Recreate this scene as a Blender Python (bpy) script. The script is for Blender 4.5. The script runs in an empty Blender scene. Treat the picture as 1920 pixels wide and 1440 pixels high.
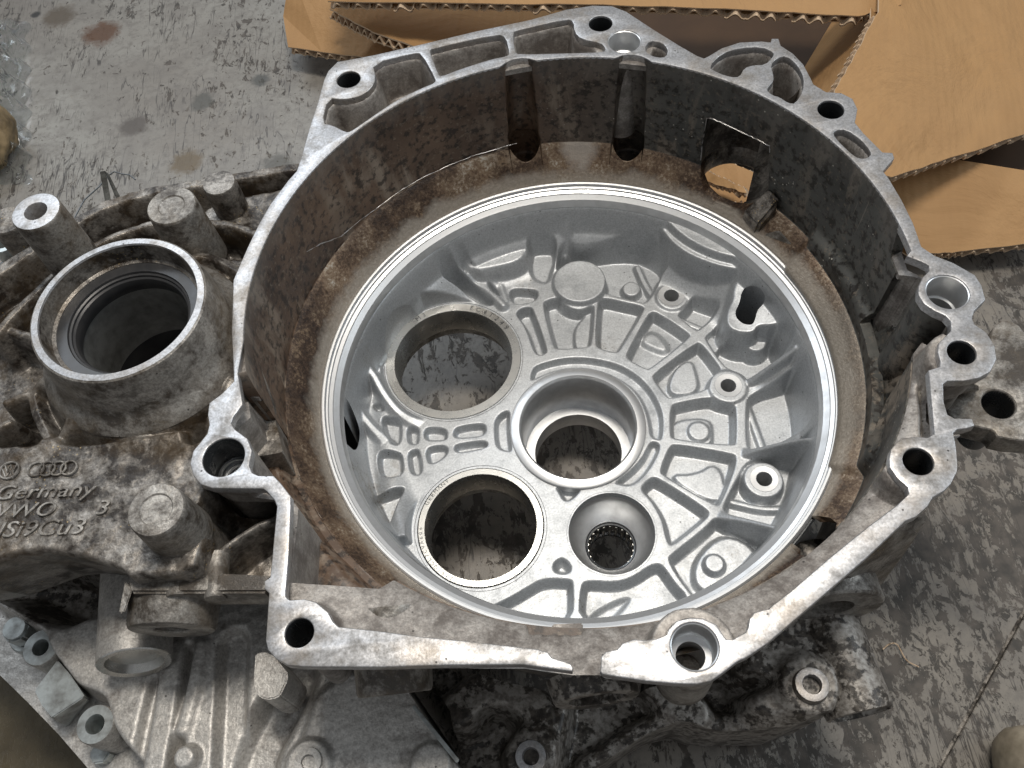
import bpy, bmesh, math, random
import numpy as np
from mathutils import Vector, Matrix
random.seed(4); RNG = np.random.default_rng(4)
S = bpy.context.scene
COL = S.collection
# ------------------------------------------------------------------ camera
TH, FPX, ROLL, CAMH = math.radians(59.2), 1660.0, math.radians(-8), 0.374
c_, s_ = math.cos(ROLL), math.sin(ROLL)
FW = Vector((0, math.cos(TH), -math.sin(TH))); XR = Vector((1, 0, 0)); DN = Vector((0, -math.sin(TH), -math.cos(TH)))
EU = c_*XR - s_*DN; EV = s_*XR + c_*DN
cd = bpy.data.cameras.new('camera'); cam = bpy.data.objects.new('camera', cd); COL.objects.link(cam)
cam.matrix_world = Matrix(((EU.x, -EV.x, -FW.x, 0), (EU.y, -EV.y, -FW.y, 0), (EU.z, -EV.z, -FW.z, CAMH), (0, 0, 0, 1)))
cd.lens = FPX/1920*36; cd.sensor_width = 36; cd.clip_start = 0.01; cd.clip_end = 60
cd.dof.use_dof = False
S.camera = cam
S.render.resolution_x = 1024; S.render.resolution_y = 768
# ------------------------------------------------------------------ light of the workshop
S.view_settings.view_transform = 'Standard'; S.view_settings.look = 'None'
S.view_settings.exposure = 0.0; S.view_settings.gamma = 1
w = bpy.data.worlds.new('World'); S.world = w; w.use_nodes = True
wb = w.node_tree.nodes['Background']
wb.inputs[0].default_value = (0.52, 0.54, 0.56, 1); wb.inputs[1].default_value = 0.50
def lamp(name, loc, target, size, size_y, power, col):
    l = bpy.data.lights.new(name, 'AREA'); l.shape = 'RECTANGLE'; l.size = size; l.size_y = size_y
    l.energy = power; l.color = col
    o = bpy.data.objects.new(name, l); COL.objects.link(o); o.location = loc
    o.rotation_euler = (Vector(target)-Vector(loc)).to_track_quat('-Z', 'Y').to_euler()
    return o
lamp('workshop_lamp', (0.12, 0.39, 1.22), (0.02, 0.16, 0), 0.40, 0.16, 10.2, (1.0, 0.94, 0.85))
lamp('ceiling_tube_lamp', (-0.9, 2.0, 2.0), (0, 0.25, 0), 1.6, 0.3, 20.0, (0.86, 0.93, 1.0))
lamp('side_window_light', (2.0, 0.3, 1.3), (0, 0.25, 0), 1.0, 0.8, 12.0, (0.82, 0.92, 1.0))
# ------------------------------------------------------------------ tracing helpers: a picture point at a height -> place in the room
def W(px, py, z):
    u, v = px-960, py-720
    u, v = c_*u + s_*v, -s_*u + c_*v
    dx, dy, dz = u, FPX*math.cos(TH) - v*math.sin(TH), -FPX*math.sin(TH) - v*math.cos(TH)
    t = (z-CAMH)/dz
    return (dx*t, dy*t)
def WV(px, py, z):
    a = W(px, py, z); return Vector((a[0], a[1], z))
def WP(pts, z): return [W(a, b, z) for a, b in pts]
def zo(o, s, pts): return [(a/s+o[0], b/s+o[1]) for a, b in pts]
ZA = lambda p: zo((600, 340), 3.692, p)
ZB = lambda p: zo((1080, 340), 3.692, p)
ZC = lambda p: zo((600, 700), 2.938, p)
ZD = lambda p: zo((1050, 700), 2.938, p)
ZE = lambda p: zo((950, 670), 5.54, p)
Z2 = lambda p: zo((560, 0), 3.0, p)
Z3 = lambda p: zo((1120, 0), 2.4, p)
Z4 = lambda p: zo((0, 300), 3.4286, p)
Z5 = lambda p: zo((0, 720), 3.4286, p)
Z6 = lambda p: zo((0, 1020), 3.4286, p)
Z8 = lambda p: zo((940, 1060), 3.692, p)
Z7 = lambda p: zo((460, 1040), 3.6, p)
ZR = lambda p: zo((1400, 860), 2.4828, p)
ZQ = lambda p: zo((1480, 420), 3.0, p)
def cp(cx, cy, rx, z):        # centre and radius of a level circle seen at cx,cy with half width rx
    a = W(cx-rx, cy, z); b = W(cx+rx, cy, z); c = W(cx, cy, z)
    return c[0], c[1], math.hypot(a[0]-b[0], a[1]-b[1])/2
def chaikin(p, n=2, closed=True):
    p = [tuple(q) for q in p]
    for _ in range(n):
        q = []
        m = len(p)
        rng = range(m) if closed else range(m-1)
        if not closed: q.append(p[0])
        for i in rng:
            a = p[i]; b = p[(i+1) % m]
            q.append((a[0]*.75+b[0]*.25, a[1]*.75+b[1]*.25)); q.append((a[0]*.25+b[0]*.75, a[1]*.25+b[1]*.75))
        if not closed: q.append(p[-1])
        p = q
    return p
def circle(cx, cy, r, n=48, a0=0, a1=2*math.pi):
    e = abs(a1-a0) > 6.28
    return [(cx+r*math.cos(a0+(a1-a0)*i/(n if e else n-1)), cy+r*math.sin(a0+(a1-a0)*i/(n if e else n-1))) for i in range(n)]
def sd_poly(X, Y, poly):       # negative inside
    P = np.array(poly, float); d2 = np.full(X.shape, 1e9); ins = np.zeros(X.shape, bool)
    for i in range(len(P)):
        ax, ay = P[i]; bx, by = P[(i+1) % len(P)]
        ex, ey = bx-ax, by-ay; L = ex*ex+ey*ey+1e-18
        wx, wy = X-ax, Y-ay
        t = np.clip((wx*ex+wy*ey)/L, 0, 1)
        d2 = np.minimum(d2, (wx-ex*t)**2+(wy-ey*t)**2)
        cnd = (ay > Y) != (by > Y)
        if abs(ey) > 1e-15: ins ^= cnd & (wx < ex*wy/ey)
    d = np.sqrt(d2); return np.where(ins, -d, d)
def sd_line(X, Y, pts):
    P = np.array(pts, float); d2 = np.full(X.shape, 1e9)
    for i in range(len(P)-1):
        ax, ay = P[i]; ex, ey = P[i+1]-P[i]; L = ex*ex+ey*ey+1e-18
        wx, wy = X-ax, Y-ay; t = np.clip((wx*ex+wy*ey)/L, 0, 1)
        d2 = np.minimum(d2, (wx-ex*t)**2+(wy-ey*t)**2)
    return np.sqrt(d2)
def sm(a, b, x):
    t = np.clip((x-a)/(b-a), 0, 1); return t*t*(3-2*t)
class Field:
    """a cast surface: height over a fine grid, shaped by outlines"""
    def __init__(s, x0, x1, y0, y1, h, z):
        s.x = np.arange(x0, x1+h, h); s.y = np.arange(y0, y1+h, h)
        s.X, s.Y = np.meshgrid(s.x, s.y, indexing='ij'); s.H = np.full(s.X.shape, float(z)); s.h = h
        s.keep = np.full(s.X.shape, 1.0)
    def win(s, pts, pad):
        P = np.array(pts); lo = P.min(0)-pad; hi = P.max(0)+pad
        i0, i1 = np.searchsorted(s.x, [lo[0], hi[0]]); j0, j1 = np.searchsorted(s.y, [lo[1], hi[1]])
        return slice(max(i0-1, 0), i1+1), slice(max(j0-1, 0), j1+1)
    def shape(s, poly, z, wd, side='in', mode='set', rnd=2):
        P = chaikin(poly, rnd) if rnd else poly
        w_ = s.win(P, wd+.002); X, Y, H = s.X[w_], s.Y[w_], s.H[w_]
        if H.size == 0: return
        d = sd_poly(X, Y, P)
        t = sm(0, wd, -d) if side == 'in' else sm(wd, 0, d)
        zz = z(X, Y) if callable(z) else z
        N = H*(1-t)+zz*t
        if mode == 'max': N = np.maximum(H, N)
        if mode == 'min': N = np.minimum(H, N)
        s.H[w_] = N
    def disc(s, c, z, wd, side='out', mode='set'):
        w_ = s.win([(c[0]-c[2], c[1]-c[2]), (c[0]+c[2], c[1]+c[2])], wd+.002); X, Y, H = s.X[w_], s.Y[w_], s.H[w_]
        d = np.hypot(X-c[0], Y-c[1])-c[2]
        t = sm(0, wd, -d) if side == 'in' else sm(wd, 0, d)
        N = H*(1-t)+z*t
        if mode == 'max': N = np.maximum(H, N)
        s.H[w_] = N
    def ridge(s, pts, z, half, wd, mode='max', rnd=2, z1=None):
        P = chaikin(pts, rnd, False)
        w_ = s.win(P, half+wd+.001); X, Y, H = s.X[w_], s.Y[w_], s.H[w_]
        if H.size == 0: return
        t = sm(half+wd, half, sd_line(X, Y, P))
        if z1 is not None:
            a, b = np.array(P[0]), np.array(P[-1]); e = b-a
            q = np.clip(((X-a[0])*e[0]+(Y-a[1])*e[1])/(e@e), 0, 1); z = z*(1-q)+z1*q
        N = H*(1-t)+z*t
        s.H[w_] = np.maximum(H, N) if mode == 'max' else (np.minimum(H, N) if mode == 'min' else N)
    def cut(s, poly=None, c=None, inside=True):
        if c is not None: d = np.hypot(s.X-c[0], s.Y-c[1])-c[2]
        else: d = sd_poly(s.X, s.Y, poly)
        s.keep = np.minimum(s.keep, d if inside else -d)
    def blur(s, n=1):
        for _ in range(n):
            p = np.pad(s.H, 1, mode='edge')
            s.H = (p[1:-1, 1:-1]*4+p[:-2, 1:-1]+p[2:, 1:-1]+p[1:-1, :-2]+p[1:-1, 2:])/8
    def rough(s, amp, cells):
        H = s.H
        for k in range(3):
            n = cells*2**k; g = RNG.normal(size=(n+3, n+3))
            fx = (s.X-s.x[0])/(s.x[-1]-s.x[0])*n; fy = (s.Y-s.y[0])/(s.y[-1]-s.y[0])*n
            i = fx.astype(int); j = fy.astype(int); u = fx-i; v = fy-j; u = u*u*(3-2*u); v = v*v*(3-2*v)
            H = H+amp/2**k*(g[i, j]*(1-u)*(1-v)+g[i+1, j]*u*(1-v)+g[i, j+1]*(1-u)*v+g[i+1, j+1]*u*v)
        s.H = H
    def mesh(s, name, skirt=None):
        return grid_mesh(name, s.X, s.Y, s.H, s.keep, skirt)
def grid_mesh(name, X, Y, Z, K, skirt=None, wrap=False):
    n, m = X.shape
    V = np.stack([X.ravel(), Y.ravel(), Z.ravel()], 1)
    idx = np.arange(n*m).reshape(n, m)
    if wrap: idx = np.vstack([idx, idx[:1]])
    a, b, c, d = idx[:-1, :-1].ravel(), idx[1:, :-1].ravel(), idx[1:, 1:].ravel(), idx[:-1, 1:].ravel()
    K = K.ravel(); ka = (K[a] > 0).astype(int)+(K[b] > 0)+(K[c] > 0)+(K[d] > 0)
    full = ka == 4; part = (ka > 0) & (ka < 4)
    quads = np.stack([a, b, c, d], 1)[full]
    extra = []; tris = []; cache = {}; edges = []
    base = len(V)
    def cutp(i, j):
        k = (i, j) if i < j else (j, i)
        if k not in cache:
            t = K[i]/(K[i]-K[j]); cache[k] = base+len(extra); extra.append(V[i]*(1-t)+V[j]*t)
        return cache[k]
    for q in np.stack([a, b, c, d], 1)[part]:
        for tr in ((q[0], q[1], q[2]), (q[0], q[2], q[3])):
            tr = [int(x) for x in tr]; ins = [K[x] > 0 for x in tr]; k = sum(ins)
            if k == 3: tris.append(tr)
            elif k == 1:
                i = ins.index(True); p, q1, q2 = tr[i], tr[(i+1) % 3], tr[(i+2) % 3]
                e1, e2 = cutp(p, q1), cutp(p, q2); tris.append((p, e1, e2)); edges.append((e1, e2))
            elif k == 2:
                i = ins.index(False); p, q1, q2 = tr[i], tr[(i+1) % 3], tr[(i+2) % 3]
                e1, e2 = cutp(p, q1), cutp(p, q2); tris.append((e1, q1, q2)); tris.append((e1, q2, e2)); edges.append((e2, e1))
    if extra: V = np.vstack([V, np.array(extra)])
    if skirt is not None and edges:
        vs = sorted({i for e in edges for i in e}); P = V[vs]; Q = skirt(P)
        # own copy of the lip so that the lip stays a crisp edge
        top = {v: len(V)+k for k, v in enumerate(vs)}; bot = {v: len(V)+len(vs)+k for k, v in enumerate(vs)}
        V = np.vstack([V, P, Q]); sk = [(top[e[0]], bot[e[0]], bot[e[1]], top[e[1]]) for e in edges]
        quads = np.vstack([quads, np.array(sk)])
    tris = np.array(tris, int).reshape(-1, 3)
    used = np.zeros(len(V), bool); used[quads.ravel()] = True; used[tris.ravel()] = True
    remap = np.cumsum(used)-1; V = V[used]; quads = remap[quads]; tris = remap[tris]
    me = bpy.data.meshes.new(name)
    me.vertices.add(len(V)); me.vertices.foreach_set('co', V.ravel())
    nl = quads.size+tris.size; npo = len(quads)+len(tris)
    me.loops.add(nl); me.polygons.add(npo)
    me.loops.foreach_set('vertex_index', np.concatenate([quads.ravel(), tris.ravel()]).astype(np.int32))
    st = np.concatenate([np.arange(len(quads))*4, quads.size+np.arange(len(tris))*3]).astype(np.int32)
    me.polygons.foreach_set('loop_start', st)
    me.polygons.foreach_set('use_smooth', np.ones(npo, bool))
    me.update(calc_edges=True); me.validate()
    return me
# ------------------------------------------------------------------ object helpers
def obj(name, me, mat=None, parent=None, smooth=None, **kw):
    o = bpy.data.objects.new(name, me); COL.objects.link(o)
    if mat is not None and not me.materials: me.materials.append(mat)
    if parent is not None: o.parent = parent
    for k, v in kw.items(): o[k] = v
    if smooth is not None: sharp(me, smooth)
    return o
def sharp(me, ang):
    me.polygons.foreach_set('use_smooth', np.ones(len(me.polygons), bool))
    bm = bmesh.new(); bm.from_mesh(me)
    for e in bm.edges:
        if len(e.link_faces) == 2 and e.calc_face_angle(0) > math.radians(ang): e.smooth = False
    bm.to_mesh(me); bm.free()
def thing(name, label, cat, loc=(0, 0, 0), group=None):
    o = bpy.data.objects.new(name, None); COL.objects.link(o); o.location = loc; o.empty_display_size = .02
    o['label'] = label; o['category'] = cat
    if group: o['group'] = group
    return o
def bm_me(name, bm):
    me = bpy.data.meshes.new(name); bmesh.ops.recalc_face_normals(bm, faces=bm.faces[:]); bm.to_mesh(me); bm.free(); return me
def lathe(name, prof, cx, cy, n=96, a0=0, a1=2*math.pi, jit=0):
    """prof = (r, z) going along the surface"""
    full = abs(a1-a0) > 6.28; V = []; F = []
    for i in range(n if full else n+1):
        a = a0+(a1-a0)*i/n; j = 1+(math.sin(a*7)+math.sin(a*13+1))*jit
        for r, z in prof: V.append((cx+r*j*math.cos(a), cy+r*j*math.sin(a), z))
    m = len(prof)
    for i in range(n):
        k = (i+1) % n if full else i+1
        for q in range(m-1): F.append((i*m+q, k*m+q, k*m+q+1, i*m+q+1))
    me = bpy.data.meshes.new(name); me.from_pydata(V, [], F); sharp(me, 32); return me
def tube_lathe(name, prof, p0, axis, n=64):
    """lathe round any axis; prof = (r, distance along axis)"""
    ax = Vector(axis).normalized(); q = ax.to_track_quat('Z', 'Y'); V = []; F = []; m = len(prof)
    for i in range(n):
        a = 2*math.pi*i/n
        for r, z in prof: V.append(Vector(p0)+q @ Vector((r*math.cos(a), r*math.sin(a), z)))
    for i in range(n):
        k = (i+1) % n
        for t in range(m-1): F.append((i*m+t, k*m+t, k*m+t+1, i*m+t+1))
    me = bpy.data.meshes.new(name); me.from_pydata(V, [], F); sharp(me, 32); return me
def plate(name, outer, holes, ztop, thick, bevel=.0004, res=2):
    cu = bpy.data.curves.new(name, 'CURVE'); cu.dimensions = '2D'; cu.fill_mode = 'BOTH'
    for ps in [outer]+holes:
        sp = cu.splines.new('POLY'); sp.points.add(len(ps)-1)
        for p, q in zip(sp.points, ps): p.co = (q[0], q[1], 0, 1)
        sp.use_cyclic_u = True
    cu.extrude = max(thick/2-bevel, 0.00001); cu.bevel_depth = bevel; cu.bevel_resolution = res; cu.offset = -bevel
    o = bpy.data.objects.new('tmp', cu); COL.objects.link(o)
    me = bpy.data.meshes.new_from_object(o); bpy.data.objects.remove(o); bpy.data.curves.remove(cu)
    me.name = name; me.transform(Matrix.Translation((0, 0, ztop-thick/2)))
    bm = bmesh.new(); bm.from_mesh(me); bmesh.ops.remove_doubles(bm, verts=bm.verts, dist=1e-6); bm.to_mesh(me); bm.free()
    sharp(me, 28); return me
def hull(name, pts, bev=.0006):
    bm = bmesh.new()
    for p in pts: bm.verts.new(p)
    r = bmesh.ops.convex_hull(bm, input=bm.verts[:])
    bmesh.ops.delete(bm, geom=[g for g in r['geom_interior'] if isinstance(g, bmesh.types.BMVert)], context='VERTS')
    bmesh.ops.dissolve_limit(bm, angle_limit=.09, verts=bm.verts[:], edges=bm.edges[:])
    if bev: bmesh.ops.bevel(bm, geom=bm.edges[:], offset=bev, segments=2, affect='EDGES', clamp_overlap=True)
    me = bm_me(name, bm); sharp(me, 30); return me
def prism(name, top, ztop, zbot, bev=.0006, dx=0, dy=0):
    return hull(name, [(x, y, ztop) for x, y in top]+[(x+dx, y+dy, zbot) for x, y in top], bev)
def tube(name, pts, r, n=8):
    V = []; F = []; P = [Vector(p) for p in pts]
    for i, p in enumerate(P):
        t = (P[min(i+1, len(P)-1)]-P[max(i-1, 0)]).normalized(); q = t.to_track_quat('Z', 'Y')
        rr = r[i] if isinstance(r, (list, tuple)) else r
        for k in range(n):
            a = 2*math.pi*k/n; V.append(p+q @ Vector((rr*math.cos(a), rr*math.sin(a), 0)))
    for i in range(len(P)-1):
        for k in range(n): F.append((i*n+k, i*n+(k+1) % n, (i+1)*n+(k+1) % n, (i+1)*n+k))
    F.append(tuple(range(n-1, -1, -1))); F.append(tuple((len(P)-1)*n+k for k in range(n)))
    me = bpy.data.meshes.new(name); me.from_pydata(V, [], F); sharp(me, 50); return me
def text_me(name, s, size, ext, bev=0.0, shear=0.0, align='LEFT', offset=0.0):
    cu = bpy.data.curves.new(name, 'FONT'); cu.body = s; cu.size = size; cu.extrude = ext; cu.bevel_depth = bev
    cu.shear = shear; cu.align_x = align; cu.resolution_u = 4; cu.offset = offset
    o = bpy.data.objects.new('tmp', cu); COL.objects.link(o)
    me = bpy.data.meshes.new_from_object(o); bpy.data.objects.remove(o); bpy.data.curves.remove(cu); me.name = name
    return me
def join(name, ms):
    bm = bmesh.new()
    for me, mx in ms:
        t = me.copy(); t.transform(mx); bm.from_mesh(t); bpy.data.meshes.remove(t)
    me = bpy.data.meshes.new(name); bm.to_mesh(me); bm.free(); return me
# ------------------------------------------------------------------ materials
def paint_region(me, poly, idx_mat, off):
    me.materials.append(None)
    n = len(me.polygons); c = np.zeros(n*3); me.polygons.foreach_get('center', c); c = c.reshape(-1, 3)
    P = np.array(poly); me.materials.clear()
    return (sd_poly(c[:, 0]+off[0], c[:, 1]+off[1], poly) < 0).astype(np.int32)
class NT:
    def __init__(s, name):
        s.m = bpy.data.materials.new(name); s.m.use_nodes = True; s.t = s.m.node_tree; s.b = s.t.nodes['Principled BSDF']
        s.co = s.t.nodes.new('ShaderNodeTexCoord').outputs['Object']
    def n(s, typ, **kw):
        x = s.t.nodes.new(typ)
        for k, v in kw.items():
            if k in x.inputs.keys(): s.set(x.inputs[k], v)
            else: setattr(x, k, v)
        return x
    def set(s, i, v):
        if isinstance(v, bpy.types.NodeSocket): s.t.links.new(v, i)
        else:
            if isinstance(v, tuple) and len(v) == 3 and i.type == 'RGBA': v = v+(1,)
            i.default_value = v
    def mapn(s, scale=(1, 1, 1), rot=(0, 0, 0), loc=(0, 0, 0), co=None):
        x = s.n('ShaderNodeMapping'); s.set(x.inputs['Vector'], co or s.co)
        x.inputs['Scale'].default_value = scale; x.inputs['Rotation'].default_value = rot; x.inputs['Location'].default_value = loc
        return x.outputs[0]
    def noise(s, scale, detail=4, rough=.55, dist=0, co=None, out=0):
        x = s.n('ShaderNodeTexNoise', Scale=scale, Detail=detail, Roughness=rough, Distortion=dist); s.set(x.inputs['Vector'], co or s.co)
        return x.outputs[out]
    def ramp(s, f, stops):
        x = s.n('ShaderNodeValToRGB'); s.set(x.inputs[0], f); e = x.color_ramp.elements
        while len(e) < len(stops): e.new(.5)
        for k, (p, c) in zip(e, stops):
            k.position = p; k.color = (c, c, c, 1) if isinstance(c, (int, float)) else tuple(c)+(1,)
        return x.outputs[0]
    def mix(s, f, a, b, typ='MIX'):
        x = s.n('ShaderNodeMix', data_type='RGBA', blend_type=typ); s.set(x.inputs[0], f); s.set(x.inputs[6], a); s.set(x.inputs[7], b)
        return x.outputs[2]
    def math(s, op, a, b=0.0, clamp=False):
        x = s.n('ShaderNodeMath', operation=op, use_clamp=clamp); s.set(x.inputs[0], a); s.set(x.inputs[1], b); return x.outputs[0]
    def bump(s, h, st, dist=.001, nrm=None):
        x = s.n('ShaderNodeBump', Strength=st, Distance=dist); s.set(x.inputs['Height'], h)
        if nrm is not None: s.set(x.inputs['Normal'], nrm)
        return x.outputs[0]
    def spot(s, x, y, r, soft=.5, warp=None, z=None):   # 1 inside a soft round place, edge broken by noise
        v = s.n('ShaderNodeVectorMath', operation='DISTANCE'); sp = s.n('ShaderNodeSeparateXYZ'); s.set(sp.inputs[0], s.co)
        cb = s.n('ShaderNodeCombineXYZ'); s.set(cb.inputs[0], sp.outputs[0]); s.set(cb.inputs[1], sp.outputs[1])
        s.set(v.inputs[0], cb.outputs[0]); v.inputs[1].default_value = (x, y, 0)
        d = v.outputs['Value']
        if warp is not None: d = s.math('ADD', d, s.math('MULTIPLY', s.math('SUBTRACT', warp, .5), r*1.6))
        mr = s.n('ShaderNodeMapRange'); s.set(mr.inputs[0], d); mr.inputs[1].default_value = r; mr.inputs[2].default_value = r*(1-soft)
        mr.inputs[3].default_value = 0; mr.inputs[4].default_value = 1
        return mr.outputs[0]
    def fin(s, color=None, metallic=None, rough=None, normal=None, spec=None):
        for k, v in (('Base Color', color), ('Metallic', metallic), ('Roughness', rough), ('Normal', normal), ('Specular IOR Level', spec)):
            if v is not None: s.set(s.b.inputs[k], v)
        return s.m
def cast_metal(name, base, dirt, grime=.45, metallic=.75, rough=.42, scale=60, grain=1.0, brown=None, brown_amt=.5, speck=True, patch=.07, chips=0., fine=.35, spots=()):
    t = NT(name)
    n1 = t.noise(scale, 9, .64, .3); n2 = t.noise(scale*5, 6, .7, co=t.mapn(loc=(3, 1, 2))); n3 = t.noise(scale*.35, 3, .5, co=t.mapn(loc=(5, 5, 1)))
    m = t.math('ADD', t.math('MULTIPLY', n1, .55), t.math('ADD', t.math('MULTIPLY', n2, .25), t.math('MULTIPLY', n3, .20)))
    f = t.ramp(m, [(max(0.0, .5+(grime-.5)*.5-patch), 1.0), (min(1, .5+(grime-.5)*.5+patch*.8), 0.0)])
    col = t.mix(f, tuple(base), tuple(dirt))
    fn = t.ramp(t.noise(scale*9, 5, .75, co=t.mapn(loc=(2, 8, 4))), [(.40, fine), (.54, 0.)])
    col = t.mix(fn, col, tuple(dirt))
    if brown:
        fb = t.math('MULTIPLY', t.ramp(t.noise(scale*.5, 6, .65, co=t.mapn(loc=(9, 2, 7))), [(.48, 0.), (.62, 1.)]), brown_amt)
        col = t.mix(fb, col, tuple(brown))
    g = t.noise(1100, 2, .5)
    col = t.mix(t.ramp(g, [(.35, .22), (.62, 0.)]), col, (.02, .02, .02))
    if speck:
        v = t.n('ShaderNodeTexVoronoi', Scale=240.0, Randomness=1.0); t.set(v.inputs['Vector'], t.co)
        sp = t.ramp(v.outputs['Distance'], [(.07, 1.0), (.12, 0.)])
        gate = t.ramp(t.noise(70, 2), [(.53, 0.), (.59, 1.)])
        col = t.mix(t.math('MULTIPLY', t.math('MULTIPLY', sp, gate), .85), col, (.025, .022, .02))
    for (x, y, r, k) in spots:
        v = t.n('ShaderNodeTexVoronoi', Scale=430.0, Randomness=1.0); t.set(v.inputs['Vector'], t.co)
        sp = t.ramp(v.outputs['Distance'], [(.22, 1.0), (.30, 0.)])
        gate = t.math('MULTIPLY', t.spot(x, y, r, .9), t.ramp(t.noise(170, 5, .65), [(.46, 0.), (.54, k)]))
        col = t.mix(t.math('MULTIPLY', sp, gate), col, (.05, .036, .022)); col = t.mix(t.math('MULTIPLY', gate, .35), col, (.20, .16, .11))
    if chips:
        v = t.n('ShaderNodeTexVoronoi', Scale=520.0, Randomness=1.0); t.set(v.inputs['Vector'], t.co)
        sp = t.ramp(v.outputs['Distance'], [(.14, 1.0), (.20, 0.)]); gate = t.ramp(t.noise(38, 3, .6), [(.54, 0.), (.62, 1.)])
        col = t.mix(t.math('MULTIPLY', t.math('MULTIPLY', sp, gate), chips), col, (.50, .36, .16))
    mt = t.math('MULTIPLY', t.math('SUBTRACT', 1.0, t.math('MULTIPLY', f, .75)), metallic)
    rg = t.math('ADD', rough, t.math('MULTIPLY', t.math('SUBTRACT', n2, .45), .35))
    nb = t.bump(g, .30*grain, .00025)
    if grain > .9: nb = t.bump(n2, .28*grain, .0008, nb)
    return t.fin(col, mt, rg, nb)
M_floor = cast_metal('clean_cast_aluminium', (.53, .545, .56), (.36, .375, .39), .38, .68, .46, 45, .8, speck=True, fine=.12, spots=[(W(a, b, -.04)[0]-.0316, W(a, b, -.04)[1]-.2215, r, k) for a, b, r, k in ((700, 930, .014, 1.), (735, 880, .010, 1.), (690, 700, .008, .8), (1098, 1130, .007, .9), (725, 960, .010, 1.), (1130, 640, .012, .5), (985, 540, .010, .5), (1380, 1035, .006, .9))])
M_flange = cast_metal('machined_face_aluminium', (.56, .56, .575), (.22, .21, .20), .38, .75, .36, 85, .35, brown=(.28, .20, .11), brown_amt=.35)
M_body = cast_metal('stained_cast_aluminium', (.47, .445, .41), (.07, .058, .047), .51, .58, .40, 85, 1.3, brown=(.17, .13, .085), brown_amt=.4)
M_dirty = cast_metal('oily_cast_aluminium', (.40, .37, .335), (.030, .023, .018), .54, .55, .34, 80, 1.3, chips=.7, brown=(.13, .09, .05), brown_amt=.45)
M_lower = cast_metal('pale_cast_aluminium', (.62, .60, .57), (.17, .15, .135), .38, .60, .46, 60, 1.3)
M_web = cast_metal('mottled_cast_aluminium', (.42, .39, .36), (.15, .13, .115), .5, .45, .45, 90, 1.2)
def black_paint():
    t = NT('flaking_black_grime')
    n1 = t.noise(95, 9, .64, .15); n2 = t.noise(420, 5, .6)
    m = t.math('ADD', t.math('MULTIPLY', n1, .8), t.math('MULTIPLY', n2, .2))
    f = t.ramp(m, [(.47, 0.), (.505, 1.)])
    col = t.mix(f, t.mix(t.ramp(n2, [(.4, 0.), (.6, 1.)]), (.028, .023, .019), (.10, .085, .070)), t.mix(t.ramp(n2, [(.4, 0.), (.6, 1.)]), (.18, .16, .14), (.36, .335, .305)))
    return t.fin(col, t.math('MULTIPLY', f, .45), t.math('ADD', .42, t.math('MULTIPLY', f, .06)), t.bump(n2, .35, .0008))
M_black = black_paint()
def machined(name, col, rough, met=.95, ring=None, dirt=.2):
    t = NT(name); n = t.noise(150, 5, .6)
    c = t.mix(t.ramp(n, [(.4, 0.), (.7, dirt)]), tuple(col), (.12, .11, .10))
    nb = t.bump(t.noise(900, 2), .08, .0002)
    if ring:
        w_ = t.n('ShaderNodeTexWave', wave_type='RINGS', rings_direction='Z', Scale=ring[2], Distortion=.6, Detail=2.0)
        t.set(w_.inputs['Vector'], t.mapn(loc=(-ring[0], -ring[1], 0))); nb = t.bump(w_.outputs[0], .10, .0002, nb)
    return t.fin(c, met, t.math('ADD', rough, t.math('MULTIPLY', t.math('SUBTRACT', n, .5), .2)), nb)
M_steel = machined('turned_steel', (.62, .61, .58), .28)
M_ring = machined('turned_aluminium', (.74, .745, .75), .36, .85, dirt=.22)
M_bolt = machined('zinc_steel', (.56, .60, .60), .42, .8, dirt=.75)
M_dark = machined('oiled_dark_steel', (.10, .105, .11), .28, .7)
M_sleeve = machined('worn_grey_sleeve', (.55, .55, .53), .34, .8, dirt=.6)
M_rubber_shade = machined('black_rubber_and_hole_shade', (.03, .03, .032), .35, .1)  # seal rubber; its black also stands in for shade inside holes
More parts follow.
